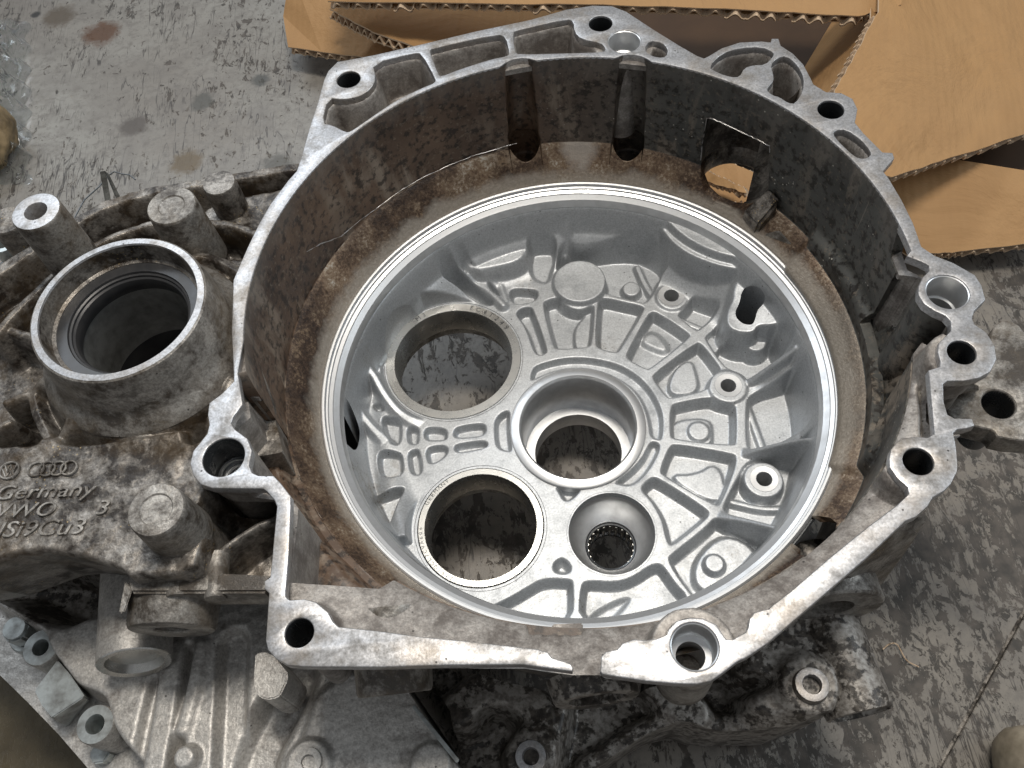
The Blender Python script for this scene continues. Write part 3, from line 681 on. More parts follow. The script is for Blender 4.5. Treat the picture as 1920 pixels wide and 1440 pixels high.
pocket(ZE([(1600,890),(1590,980),(1500,1150),(1380,1290),(1270,1345),(1120,1310),(1130,1290),(1280,1180),(1400,1050),(1450,950),(1500,860)]), WZ-.004, .002)
pocket(ZC([(1290,620),(1440,625),(1430,660),(1380,705),(1340,705),(1310,650)]), WZ-.006, .0025)
pocket(ZC([(1310,1020),(1340,1010),(1385,1050),(1390,1090),(1360,1110),(1300,1105),(1275,1075),(1285,1040)]), WZ-.006, .003)
for p in ([(735,310),(760,290),(890,270),(920,290),(915,330),(880,350),(760,360),(730,345)],
          [(735,400),(760,385),(900,365),(928,380),(925,410),(780,440),(740,430)],
          [(570,310),(600,292),(700,300),(705,350),(690,370),(590,372),(570,350)],
          [(580,430),(600,400),(700,390),(712,440),(650,490),(600,502),(585,470)],
          [(480,290),(540,290),(550,310),(545,380),(530,392),(485,390),(475,340)],
          [(480,430),(540,410),(555,440),(570,540),(540,565),(500,555),(485,500)],
          [(960,240),(1050,185),(1045,300),(1060,420),(1050,435),(970,415),(958,330)]):
    pocket(ZC(p), WZ-.0045, .0020)
pocket(ZC([(330,235),(440,250),(455,270),(450,395),(390,400),(350,330)]), WZ-.005, .0022)
pocket(ZC([(320,420),(440,430),(460,460),(465,570),(340,590),(310,500)]), WZ-.005, .0022)
pocket(ZC([(300,680),(460,620),(475,650),(440,720),(400,850),(360,870),(330,850),(270,760),(240,690)]), WZ-.006, .0028)
pocket(ZC([(280,170),(330,160),(370,205),(350,220),(300,210)]), WZ-.004, .0020)
pocket(ZC([(900,1300),(1050,1230),(1150,1170),(1230,1125),(1380,1130),(1400,1150),(1395,1400),(1000,1400)]))
pocket(ZD([(110,1165),(150,1135),(300,1150),(400,1120),(500,1050),(550,1045),(580,1070),(640,1160),(720,1240),(640,1400),(100,1400)]))
pocket(ZD([(590,1020),(620,990),(800,850),(850,790),(880,795),(960,840),(1180,870),(1250,880),(1100,1120),(780,1290),(700,1190),(640,1110)]), PZ-.002)
pocket(ZD([(1030,470),(1200,450),(1420,395),(1400,600),(1300,780),(1195,865),(1100,855),(960,800),(900,760),(895,730),(960,600)]))
pocket(ZD([(1035,110),(1250,50),(1420,-30),(1520,200),(1460,340),(1250,408),(1050,425),(1025,400),(1020,200)]))
pocket(ZB([(890,1070),(960,1020),(1020,920),(1100,880),(1480,900),(1620,1060),(1590,1130),(1500,1220),(1350,1330),(1190,1390),(1160,1340),(1080,1310),(1020,1280),(900,1110)]))
pocket(ZB([(800,800),(870,830),(1030,880),(860,1030),(830,1035),(710,940),(700,920),(760,870)]))
pocket(ZB([(-60,480),(20,520),(400,470),(600,560),(640,650),(600,660),(540,780),(490,840),(450,840),(240,790),(150,760),(-100,700),(-160,560)]))
pocket(ZA([(1430,500),(1500,470),(1640,470),(1650,560),(1620,620),(1600,700),(1530,720),(1440,660)]), WZ-.002, .003)
pocket(ZA([(1300,780),(1330,735),(1440,740),(1510,750),(1515,800),(1480,835),(1360,855),(1320,830)]), WZ-.006, .0025)
# sculpted lobes near the upper left wall
F.shape(wp(ZA([(820,720),(900,660),(1050,700),(1180,800),(1230,850),(1150,870),(960,780),(880,770)])), PZ, .004, 'in')
F.ridge(wp(ZA([(1270,870),(1200,800),(1080,700),(950,620),(860,640)])), WZ+.003, .0006, .0035, 'set')
F.ridge(wp(ZA([(1100,600),(1250,520),(1380,500)])), WZ+.008, .0008, .006)
F.ridge(wp(ZA([(1290,830),(1240,700)])), WZ+.001, .0004, .002, 'set')
F.shape(wp(ZA([(1150,700),(1230,740),(1260,820),(1180,780)])), PZ+.002, .0022, 'in')
# second step patterns inside the pockets
F.shape(wp(ZA([(1840,900),(1890,880),(1880,1120),(1800,1150),(1765,1100),(1765,1000),(1800,940)])), PZ+.0026, .0012, 'out', 'max')
F.shape(wp(ZB([(690,1270),(800,1200),(830,1300),(850,1390),(800,1440),(640,1440)])), PZ+.0028, .0018, 'out', 'max')
F.shape(wp(ZB([(460,1060),(540,1010),(640,1130),(560,1110)])), PZ+.002, .004, 'out', 'max')
F.shape(wp(ZD([(620,260),(700,230),(830,230),(840,300),(835,375),(625,365)])), PZ+.0024, .0016, 'out', 'max')
F.disc(cp(*ZD([(770,300)])[0], 18, WZ), PZ+.004, .0015, 'out', 'max')
F.shape(wp(ZD([(590,540),(760,540),(870,470),(920,620),(860,700)])), PZ+.0026, .0016, 'out', 'max')
F.ridge(wp(ZD([(960,690),(1130,730),(1280,720)])), PZ+.0030, .0010, .0016)
F.ridge(wp(ZD([(1040,150),(1140,420)])), PZ+.0016, .0010, .0016)
F.ridge(wp(ZB([(430,560),(480,680),(550,780)])), PZ+.003, .0012, .0018)
F.ridge(wp(ZB([(730,930),(900,1000)])), PZ+.003, .0012, .0018)
F.shape(wp(ZD([(920,860),(1100,960),(1050,1120),(900,1180),(760,1160),(760,1010)])), PZ+.0015, .003, 'out', 'max')
F.shape(wp(ZD([(110,1330),(330,1200),(430,1210),(250,1400)])), PZ-.002, .003, 'in')
F.shape(wp(ZB([(900,1090),(980,1040),(1000,1150),(940,1170)])), PZ+.004, .0015, 'out', 'max')
# vertical ribs on the wall at the top
wall_z = lambda X, Y: -.006
# wall: rises with a small draft
wz = -.0085
def wall_rise():
    t = sm(.1118, .1172, rad); F.H = F.H*(1-t)+(-.0075)*t
F.shape(WP(ZA([(1230,480),(1400,380),(1410,470),(1380,560),(1120,610),(1000,600)]), -.030), -.028, .006, 'out', 'max')
wall_rise()
WZ3 = lambda pts: [W(a, b, z) for a, b, z in pts]
F.ridge(WZ3([(1060,478,-.036),(1063,390,-.008)]), -.036, .0007, .0040, z1=-.0095)
F.ridge(WZ3([(1085,470,-.036),(1084,392,-.008)]), -.038, .0004, .0035, z1=-.011)
# half round bump under the ring
F.shape(WP(ZB([(575,290),(640,390),(720,460),(800,510),(950,570),(1080,598),(1165,602),(1230,560),(1300,300),(900,60),(560,150)]), -.0125), -.0125, .0022, 'out', 'max', rnd=1)
F.shape(WP(ZB([(605,225),(680,320),(800,410),(950,480),(1080,515),(1170,520),(1260,480),(1300,300),(900,60),(600,150)]), -.0075), -.0075, .0015, 'out', 'max', rnd=1)
# boss round the key shaped hole
KZ = -.023
key = WP(ZB([(1150,750),(1200,720),(1270,730),(1315,790),(1300,850),(1255,890),(1240,960),(1220,995),(1160,990),(1110,950),(1100,900),(1130,850)]), KZ)
F.shape(WP(ZB([(1050,1000),(1050,900),(1090,830),(1100,740),(1180,640),(1330,640),(1420,760),(1440,950),(1380,1010),(1250,1000),(1230,1045),(1130,1040)]), KZ), lambda X, Y: KZ+.003*sm(.095, .117, np.hypot(X-CX, Y-CY)), .0045, 'out', 'max')
F.shape(WP(ZB([(1170,1100),(1320,1090),(1310,1150),(1260,1175),(1200,1165)]), -.034), -.034, .002, 'out', 'max')
F.shape(WP(ZB([(1060,1010),(1200,1060),(1330,1120),(1300,1200),(1180,1180)]), -.042), -.041, .003, 'out', 'max')
# thin fins from the floor up the wall at the right
F.ridge(WZ3([(1390,849.8,WZ),(1441,849.8,WZ+.003),(1492,841,-.027),(1525,823,-.012)]), WZ, .0008, .0022, z1=-.012)
F.ridge(WZ3([(1397,720,WZ),(1440,704,WZ+.003),(1475,680,-.026),(1492,650,-.013)]), WZ, .0008, .0022, z1=-.013)
F.ridge(WZ3([(1346,965,WZ),(1390,982,WZ+.002),(1450,994,-.026)]), WZ, .0010, .0022, z1=-.022)
F.ridge(WP(ZC([(300,600),(470,605)]), WZ), WZ, .0010, .0020)
F.ridge(WP(ZC([(100,100),(190,200),(300,330),(390,400)]), WZ), -.020, .0012, .0035, z1=WZ)
F.ridge(WP(ZC([(220,0),(300,30),(370,160),(460,250),(560,280)]), WZ), -.024, .0012, .0035, z1=WZ)
# bosses
def boss(px, py, rx, z, wd=.0012):
    c = cp(px, py, rx, z); F.disc(c, z, wd, 'out', 'max'); return c
c_big = boss(1087, 526, 48, -.0355, .0016)
for px, py, rx in ((1260, 556, 27), (1365, 724, 33), (1432, 899, 36)): boss(px, py, rx, WZ+.0012, .002)
boss(1184, 541, 16, PZ+.0045, .0015); boss(1340, 1056, 17, PZ+.0055, .0015)
for kp in ('key', 'tri'): pass
# bearing seats lie level with the web
b1 = cp(850, 674.5, 129, WZ); b2 = cp(901, 986.5, 123.5, WZ); b3 = cp(1083, 797, 127, WZ); b4 = cp(1147, 999, 86, WZ)
for b, m_ in ((b1, .004), (b2, .010), (b3, .0), (b4, .003)):
    w_ = F.win([(b[0]-b[2]-m_, b[1]-b[2]-m_), (b[0]+b[2]+m_, b[1]+b[2]+m_)], .01)
    d = np.hypot(F.X[w_]-b[0], F.Y[w_]-b[1])-b[2]-m_*.2
    t = sm(.0012, 0, d)*(rad[w_] < .1118); F.H[w_] = F.H[w_]*(1-t)+WZ*t
F.blur(2); F.rough(.000012, 40)
screws = [cp(1258.5, 556.5, 14, WZ), cp(1365, 725, 14.5, WZ), cp(1432, 900, 15, WZ)]
for c in [b1, b2, b3, b4]: F.cut(c=(c[0], c[1], c[2]-.0012))
for c in screws: F.cut(c=c)
fx_, fy_ = proj(F.X, F.Y, F.H)
def cut_seen(pts, half):
    global F
    m_ = (np.abs(fx_-np.mean([p[0] for p in pts])) < half) & (np.abs(fy_-np.mean([p[1] for p in pts])) < half)
    d_ = np.full(F.X.shape, 1.0); d_[m_] = sd_poly(fx_[m_], fy_[m_], chaikin(pts, 2))/3600; F.keep = np.minimum(F.keep, d_)
cut_seen(ZB([(1150,750),(1200,720),(1270,730),(1315,790),(1300,850),(1255,890),(1240,960),(1220,995),(1160,990),(1110,950),(1100,900),(1130,850)]), 70)
tri = WP(ZC([(120,140),(150,135),(200,250),(225,330),(200,440),(150,390),(115,370)]), -.03); cut_seen(ZC([(120,140),(150,135),(200,250),(225,330),(200,440),(150,390),(115,370)]), 80)
F.cut(c=(CX, CY, .1188), inside=False)
def fskirt(P): 
    Q = P.copy(); r = np.hypot(P[:, 0]-CX, P[:, 1]-CY); Q[:, 2] = np.where(r > .118, P[:, 2]+.0004, -.062); return Q
part('inner_floor', F.mesh('inner_floor', fskirt), M_floor)
part('hole_shade_cap', prism('hole_shade_cap', [(x*1.0, y) for x, y in [(min(a for a,b in key)-.003, min(b for a,b in key)-.003), (max(a for a,b in key)+.003, min(b for a,b in key)-.003), (max(a for a,b in key)+.003, max(b for a,b in key)+.003), (min(a for a,b in key)-.003, max(b for a,b in key)+.003)]], -.058, -.061, 0), M_rubber_shade)  # added black cap, stands in for the shade below the key hole
part('hole_shade_cap', prism('hole_shade_cap', [(min(a for a,b in tri)-.02, min(b for a,b in tri)-.004), (max(a for a,b in tri)+.004, min(b for a,b in tri)-.004), (max(a for a,b in tri)+.004, max(b for a,b in tri)+.02), (min(a for a,b in tri)-.02, max(b for a,b in tri)+.02)], -.058, -.061, 0), M_rubber_shade)  # same added cap, darkens the triangular hole in place of shade
# turned sheen rings round the screw holes
for c in screws: part('screw_boss', lathe('screw_boss', [(c[2]*.98, -.060), (c[2]*.98, WZ+.0004), (c[2]*1.06, WZ+.0013), (c[2]*1.75, WZ+.0014), (c[2]*1.82, WZ+.001)], c[0], c[1], 40), M_ring)
# ------- bearing rings
def letters(parent, s, c, r, a0, step, size, z, inward=False):
    ms = []
    for i, ch in enumerate(s):
        if ch == ' ': continue
        a = a0-step*i if not inward else a0+step*i
        me = text_me('glyph', ch, size, .00003, align='CENTER')
        rot = a-math.pi/2 if not inward else a+math.pi/2
        ms.append((me, Matrix.Translation((c[0]+r*math.cos(a), c[1]+r*math.sin(a), z)) @ Matrix.Rotation(rot, 4, 'Z')))
    me = join('engraving', ms); part('engraving', me, M_dark, parent)
def bearing(c, prof_in, shelf):
    R = c[2]*shelf; prof_in = prof_in/shelf; zt = WZ+.0006
    return part('bearing_ring', lathe('bearing_ring', [(R*.985, WZ-.004), (R*.985, zt-.0004), (R*.978, zt), (R*(prof_in+.008), zt), (R*prof_in, zt-.0006), (R*(prof_in-.03), zt-.0165), (R*(prof_in+.03), zt-.0168), (R*1.0, zt-.017)], c[0], c[1], 160), M_steel), zt
br1, z1 = bearing(b1, .845, .992); br2, z2 = bearing(b2, .845, .965)
for c in (b1, b2): part('seat_gap', lathe('seat_gap', [(c[2]+.0002, WZ+.0002), (c[2]-.0004, WZ-.0004), (c[2]*.93, WZ-.0045)], c[0], c[1], 120), M_rubber_shade)
pang = lambda c, px, py: math.atan2(W(px, py, WZ)[1]-c[1], W(px, py, WZ)[0]-c[0])
letters(br1, 'EC4T249', b1, b1[2]*.885, pang(b1, 886, 575), .118, .0042, z1+.00004)
letters(br1, 'M3', b1, b1[2]*.885, pang(b1, 783, 597), .11, .0040, z1+.00004)
letters(br2, 'BT1-0336/QCL7CVA606', b2, b2[2]*.885, pang(b2, 893, 1093), .083, .0026, z2+.00004)
letters(br2, 'GERMANY', b2, b2[2]*.885, pang(b2, 800, 944), .085, .0030, z2+.00004)
letters(br2, 'SKF', b2, b2[2]*.885, pang(b2, 981, 1057), .12, .0038, z2+.00004)
# shells under the rings
for c in (b1, b2): part('bearing_seat', lathe('bearing_seat', [(c[2]*1.0, WZ-.016), (c[2]*.86, WZ-.0175), (c[2]*.86, WZ-.023), (c[2]*1.05, WZ-.023)], c[0], c[1], 96), M_body)
# ------- centre bore
cb = cp(1083.5, 799, 107.5, WZ+.0015); R = cb[2]; zt = WZ+.0018
part('center_bore', lathe('center_bore', [(R*1.19, WZ-.003), (R*1.185, zt-.0003), (R*1.17, zt), (R*1.03, zt+.0002), (R*1.0, zt-.0008), (R*.99, zt-.0015), (R*.985, zt-.024), (R*.975, zt-.031), (R*.97, zt-.0315), (R*.80, zt-.0317), (R*.795, zt-.0322), (R*.795, zt-.044), (R*.85, zt-.046), (R*1.1, zt-.046)], cb[0], cb[1], 160), M_ring)
# ------- funnel with needle bearing
nb = b4; R = nb[2]
funnel = part('needle_seat', lathe('needle_seat', [(R*1.0, WZ-.001), (R*.985, WZ+.0002), (R*.975, WZ-.0002), (R*.94, WZ-.006), (R*.90, WZ-.009), (R*.84, WZ-.011), (R*.80, WZ-.013), (R*.62, WZ-.0175), (R*.58, WZ-.0182), (R*.575, WZ-.019), (R*.575, WZ-.034), (R*.7, WZ-.036), (R, WZ-.036)], nb[0], nb[1], 128), M_ring)
cage = part('needle_bearing', lathe('needle_bearing', [(R*.572, WZ-.0195), (R*.555, WZ-.0190), (R*.52, WZ-.0192), (R*.515, WZ-.0200), (R*.555, WZ-.0205), (R*.555, WZ-.032), (R*.515, WZ-.0325), (R*.50, WZ-.0335), (R*.57, WZ-.035)], nb[0], nb[1], 96), M_dark)
rm = tube_lathe('roller', [(0, 0), (R*.034, .0), (R*.044, .0004), (R*.044, .0112), (R*.034, .0116), (0, .0116)], (0, 0, 0), (0, 0, 1), 12)
for i in range(22):
    a = 2*math.pi*i/22
    ob = obj('roller', rm, M_steel, cage); ob.location = Vector((nb[0]+R*.535*math.cos(a), nb[1]+R*.535*math.sin(a), WZ-.0322))-HL
# big flat boss cap
# ------- dowel sleeves in the joint face
def sleeve(b, rf, zs, depth, mat=None, lip=True):
    R = b[2]
    return part('dowel_sleeve', lathe('dowel_sleeve', [(R*1.0, FZ-.0035), (R*.995, FZ-.0005), (R*.95, FZ-.0007), (R*.93, FZ-.002), (R*.92, FZ-zs), (R*.90, FZ-zs-.0005), (R*rf, FZ-zs-.0010), (R*rf, FZ-zs-.003), (R*(rf-.02), FZ-depth)], b[0], b[1], 64), mat or M_ring)
sleeve(BC[2], .72, .011, .03); sleeve(BC[4], .80, .0125, .03); sleeve(BC[7], .64, .0125, .03)
# threaded bore on the left with a spring of thread inside
b = BC[9]; R = b[2]
sl = part('threaded_bore', lathe('threaded_bore', [(R*1.0, FZ-.0008), (R*.985, FZ-.0015), (R*.97, FZ-.016), (R*.70, FZ-.0175), (R*.70, FZ-.04), (0, FZ-.041)], b[0], b[1], 64), M_dark)
part('bore_step', lathe('bore_step', [(R*.80, FZ-.0150), (R*.76, FZ-.0148), (R*.73, FZ-.0155)], b[0], b[1], 64), M_ring, sl)
hel = [(b[0]+R*.69*math.cos(t), b[1]+R*.69*math.sin(t), FZ-.018-.0026*t/6.283) for t in np.linspace(0, 6.283*6, 200)]
part('thread', tube('thread', hel, .0008, 6), M_ring, sl)
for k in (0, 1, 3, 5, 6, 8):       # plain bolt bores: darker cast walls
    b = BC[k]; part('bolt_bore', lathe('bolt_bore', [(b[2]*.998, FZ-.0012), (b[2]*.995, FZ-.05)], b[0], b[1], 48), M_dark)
# boss columns below sleeves, seen inside and outside the bell
def column(b, k, z0, z1, mat, taper=1.1):
    return part('boss_column', lathe('boss_column', [(b[2]*k, FZ-.003), (b[2]*k, z0), (b[2]*k*taper, z1)], b[0], b[1], 64), mat)
column(BC[4], 1.28, .05, .0, M_wall, 1.12); column(BC[7], 1.30, .055, .034, M_body, 1.02); column(BC[0], 1.65, .06, .05, M_body); 
column(BC[5], 1.5, .06, .0, M_dirty)
part('boss_floor', lathe('boss_floor', [(BC[7][2]*1.33, .034), (0, .032)], BC[7][0], BC[7][1], 48), M_body)

# ------------------------------------------------------------------ left side of the housing: ribbed cover round the output bore
def fitc(pts, z):
    P = np.array(WP(pts, z)); m = P.mean(0); q = P-m
    A = np.c_[2*q, np.ones(len(q))]; b = (q**2).sum(1); r = np.linalg.lstsq(A, b, rcond=None)[0]
    return r[0]+m[0], r[1]+m[1], math.sqrt(r[2]+r[0]**2+r[1]**2)
LZ = .066; LIP = .094
oc = fitc(zo((40,430),4.8,[(165,860),(200,680),(320,470),(520,300),(760,185),(1100,130),(1340,190),(1480,300),(1570,450),(1580,600),(1540,740),(1420,910),(850,1310),(600,1310),(400,1250),(230,1110),(180,980)]), LIP)
OX, OY, OR = oc
lft = lambda p, z=LZ: WP(p, z)
L = Field(W(-170, 500, LZ)[0], W(560, 900, LZ)[0], W(300, 1240, LZ)[1], W(300, 290, LZ)[1]+.01, .0007, .040)
L.rough(.0006, 10)
rim = lft(Z4([(-700,1250),(-300,900),(0,700),(190,575),(330,470),(480,385),(660,285),(940,195),(1190,158),(1500,103),(1850,45),(2100,10)]), .058)
# the perimeter rim
L.ridge(rim, .058, .0030, .004)
L.shape(lft(Z4([(1200,200),(1500,110),(1900,40),(1900,330),(1650,400),(1500,330),(1320,330)])), .052, .004, 'out', 'max')
L.shape(lft(Z4([(940,420),(1180,330),(1330,420),(1200,560),(1020,540)])), .056, .005, 'out', 'max')
for p, z, h_ in ((Z4([(-60,1110),(0,1040),(130,900),(280,760),(430,630),(560,540),(760,450),(960,385)]), .064, .0016),
        (Z4([(340,480),(440,590)]), .064, .0014), (Z4([(-200,1010),(0,1050),(220,1110)]), .062, .0014),
        (Z4([(1200,600),(1340,600),(1440,640),(1540,700)]), .064, .0018), (Z4([(1290,350),(1420,350),(1560,390),(1680,450)]), .060, .0016),
        (Z5([(0,85),(140,30),(250,-10)]), .062, .0012), (Z5([(170,40),(200,180),(290,360)]), .062, .0016), (Z5([(460,255),(330,350)]), .062, .0014),
        (Z5([(-300,300),(-100,250),(0,200)]), .060, .0014)):
    L.ridge(lft(p), z, h_, .0035)
platep = Z5([(-500,400),(0,402),(220,398),(300,340),(420,400),(700,395),(1150,320),(1330,230),(1420,120),(1500,-60),(1560,60),(1450,300),(1250,420),(1250,560),(1300,640),(1330,690),(1290,760),(1240,800),(1300,860),(1310,960),(1270,1080),(1240,1200),(830,1230),(800,1190),(700,1150),(500,1085),(270,1055),(100,1075),(0,1110),(-300,1220),(-600,1240)])
L.shape(lft(platep), LZ, .003, 'out', 'set', rnd=1)
L.shape(lft(Z5([(1300,150),(1340,215),(1330,330),(1250,400),(1170,380),(1160,320),(1150,250),(1200,190)])), .046, .004, 'in')
L.disc((OX, OY, OR*1.33), LZ+.002, .012, 'out', 'max')
L.shape(lft(Z4([(1360,450),(1560,470),(1600,590),(1500,640),(1330,590)])), .050, .004, 'in')
L.shape(lft(Z4([(1290,700),(1500,720),(1510,780),(1450,790)])), .050, .003, 'in')
# right triangle hollow under the threaded bore with its diagonal rib
L.shape(lft(Z5([(1310,660),(1700,680),(1760,760),(1780,1000),(1740,1230),(1260,1210),(1330,1080),(1360,950),(1350,880),(1270,780)])), .034, .004, 'in')
L.ridge([W(*zo((0,720),3.4286,[(1770,850)])[0], .056), W(*zo((0,720),3.4286,[(1580,960)])[0], .053), W(*zo((0,720),3.4286,[(1260,1180)])[0], .058)], .055, .0011, .0025)
L.blur(1); L.rough(.0002, 40)
lout = lft(Z4([(-700,1200),(-300,860),(0,660),(190,560),(330,455),(480,370),(660,270),(940,180),(1190,145),(1500,90),(1850,30),(2000,10)]), .058)+lft(Z4([(1960,200),(1850,400),(1700,600),(1640,850),(1620,1200),(1650,1500),(1700,1700)]))+lft(Z5([(1440,300),(1250,480),(1300,620),(1400,690),(1720,700),(1765,800),(1740,1230),(1240,1215),(830,1240),(790,1200),(700,1160),(500,1095),(270,1068),(100,1085),(0,1120),(-300,1230),(-700,1300)]))
L.keep = -sd_poly(L.X, L.Y, lout)
L.keep = np.minimum(L.keep, np.hypot(L.X-OX, L.Y-OY)-OR*1.02)
def lskirt(P):
    Q = P.copy(); y0 = W(300, 1000, LZ)[1]
    Q[:, 2] = np.where(P[:, 1] > y0+.03, -.02, .015); Q[:, 1] += np.where(P[:, 1] > y0+.03, -.006, .008); return Q
part('output_cover', L.mesh('output_cover', lskirt), M_dirty)
# collar, lip and the seal inside
part('output_collar', lathe('output_collar', [(OR*1.40, LZ), (OR*1.34, LZ+.003), (OR*1.27, LZ+.0052), (OR*1.21, LZ+.008), (OR*1.155, LIP-.008), (OR*1.13, LIP-.0025), (OR*1.115, LIP-.0006), (OR*1.09, LIP)], OX, OY, 160), M_body)
part('output_lip', lathe('output_lip', [(OR*1.092, LIP), (OR*1.01, LIP+.0002), (OR*1.0, LIP-.0006)], OX, OY, 160), M_flange)
part('output_bore', lathe('output_bore', [(OR*1.0, LIP-.0006), (OR*.985, LIP-.0075), (OR*.975, LIP-.009), (OR*.93, LIP-.0095), (OR*.925, LIP-.011)], OX, OY, 128), M_dirty)
seal = part('shaft_seal', lathe('shaft_seal', [(OR*.95, LIP-.0105), (OR*.945, LIP-.0098), (OR*.80, LIP-.0102), (OR*.79, LIP-.0112), (OR*.765, LIP-.0115), (OR*.76, LIP-.0125), (OR*.735, LIP-.013), (OR*.72, LIP-.0145), (OR*.715, LIP-.017), (OR*.74, LIP-.020)], OX, OY, 128), M_rubber_shade)
part('output_sleeve', lathe('output_sleeve', [(OR*.755, LIP-.016), (OR*.745, LIP-.040), (OR*.742, LIP-.052)], OX, OY, 128), M_sleeve)
part('output_well', lathe('output_well', [(OR*.742, LIP-.052), (OR*.735, LIP-.085), (0, LIP-.086)], OX, OY, 96), M_rubber_shade)
# round bosses
def post(px, py, rx, z0, z1, hole=None, mat=M_body, face=None, k=1.12, name='mounting_boss', rim_=None):
    x, y, r = cp(px, py, rx, z0)
    pr = [(r*k, z1), (r*1.0, z0-.0016), (r*.985, z0-.0005), (r*.95, z0)]
    o = part(name, lathe(name, pr, x, y, 64), mat)
    inner = (hole or 0)*r
    fp = [(r*.952, z0-.00002), (r*.8, z0+.0001)]
    if rim_: fp = [(r*.952, z0-.00002), (r*rim_, z0+.0001), (r*(rim_-.05), z0-.0005)]
    fp += ([(inner*1.08, z0+.0001), (inner, z0-.0006), (inner*.96, z0-.02), (0, z0-.02)] if hole else [(0, z0+(-.0005 if rim_ else .0001))])
    part('boss_face', lathe('boss_face', fp, x, y, 64), face or mat, o)
    return o
post(67, 396, 44, .100, .050, .44, M_body, M_flange)
post(321, 385, 45, .086, .050, None, M_body, M_body, rim_=.55)
post(410, 342, 30, .070, .045, None, M_dirty, M_dirty, 1.05)
post(292, 955, 53, .085, .060, None, M_body, M_body, rim_=.60)
post(12, 412, 32, .040, .0, None, M_dirty, M_dirty, 1.05)
# cast writing
def cast_text(s_, px0, py0, px1, py1, hpx, sc=1.0):
    a = WV(px0, py0, LZ+.0004); b2_ = WV(px1, py1, LZ+.0004)
    cu = text_me('cast_letters', s_, 1.0, .0, 0.0, .22)
    xs = [v.co.x for v in cu.vertices]; wdt = max(xs)-min(xs); bpy.data.meshes.remove(cu)
    L_ = (b2_-a).length; h_ = (WV(px0, py0-hpx, LZ)-WV(px0, py0, LZ)).length
    me = text_me('cast_letters', s_, 1.0, .03, .016, .22, offset=-.012)
    sx = L_/wdt; sy = h_/.70; rot = math.atan2(b2_.y-a.y, b2_.x-a.x)
    me.transform(Matrix.Translation(a) @ Matrix.Rotation(rot, 4, 'Z') @ Matrix.Diagonal((sx, sy, .011, 1)))
    part('cast_letters', me, M_body)
cast_text('Germany', -14, 938, 172, 929, 25); cast_text('VWO', -16, 972, 95, 967, 25); cast_text('3', 176, 966, 199, 964, 26); cast_text('AlSi9Cu3', -46, 1010, 157, 1001, 28)
def ring_line(name, pts, r): part(name, tube(name, pts, r, 6), M_body)
def oval(px, py, rx, n=36):
    x, y, r = cp(px, py, rx, LZ); return [(x+r*math.cos(t), y+r*math.sin(t)*.92, LZ+.0006) for t in np.linspace(0, 6.2832, n)]
for i in range(4): ring_line('emblem_ring', oval(69+i*20.5, 881-i*.9, 14.5), .00045)
ring_line('emblem_circle', oval(19, 883, 17.5), .00050)
ring_line('emblem_line', [WV(9, 870, LZ+.0006), WV(14, 884, LZ+.0006), WV(20, 872, LZ+.0006), WV(26, 884, LZ+.0006), WV(33, 869, LZ+.0006)], .00042)
ring_line('emblem_line', [WV(5, 880, LZ+.0006), WV(12, 897, LZ+.0006), WV(20, 883, LZ+.0006), WV(24, 897, LZ+.0006), WV(35, 878, LZ+.0006)], .00042)
# bracket bar with its two round ribs, horizontal screw boss and the turned stub under it
bz = .056
bar = WP(Z6([(810,235),(850,190),(1060,172),(1500,180),(1745,200),(1715,312),(1300,305),(870,300),(835,315)]), bz)
part('bracket_bar', prism('bracket_bar', bar, bz, .040, .001), M_body)
part('bracket_web', hull('bracket_web', [WV(*p, bz) for p in Z6([(805,235),(850,300),(832,330),(800,445),(765,445),(785,330)])]+[WV(*p, .045) for p in Z6([(805,235),(850,300),(832,330),(800,445),(765,445),(785,330)])], .0006), M_body)
part('bracket_wall', hull('bracket_wall', [WV(*p, bz-.006) for p in Z6([(860,300),(1715,312),(1720,250),(860,250)])]+[WV(*p, bz-.04) for p in Z6([(930,240),(1700,330),(1700,280),(930,200)])], .0008), M_dirty)
for p in ((1125,240), (1370,250)):
    c0 = zo((0,1020), 3.4286, [p])[0]; x, y, r = cp(c0[0], c0[1]-14, 21, bz)
    part('bar_rib', tube_lathe('bar_rib', [(0, 0), (r*.9, 0), (r, .001), (r*1.02, .016), (r, .018)], (x, y-.008, bz-.004), (0, .25, .0), 32), M_body)
def hcyl(name, px, py, z, r, axis, ln, hole, mat, fmat, face=True, groove=False):
    p0 = WV(px, py, z)
    pr = [(r*1.12, ln), (r*1.02, .0015), (r*.98, .0003), (r*.94, 0), (r*hole, .0), (r*hole*.93, .0006), (r*hole*.9, .014), (0, .014)] if hole else [(r*1.1, ln), (r, .001), (r*.95, 0), (0, 0)]
    return part(name, tube_lathe(name, pr, p0, axis, 56), mat)
hcyl('screw_boss', 322, 1182, .036, .0165, (.10, 1, .10), .03, .42, M_body, M_body)
hcyl('screw_boss', 741, 1302, .045, .0135, (.02, 1, .22), .03, .34, M_body, M_body)
hcyl('drain_boss', 1120, 1314, .020, .0165, (.0, 1, .02), .009, .72, M_black, M_black)
st = part('turned_stub', tube_lathe('turned_stub', [(.0150, .0004), (.0152, .003), (.0158, .05)], WV(252, 1244, .004), (-.10, 1, -.10), 56), M_lower)
part('stub_face', tube_lathe('stub_face', [(0, .004), (.0105, .004), (.0118, .0004), (.0146, 0), (.0151, .0006)], WV(252, 1244, .004), (-.10, 1, -.10), 56), M_steel, st)
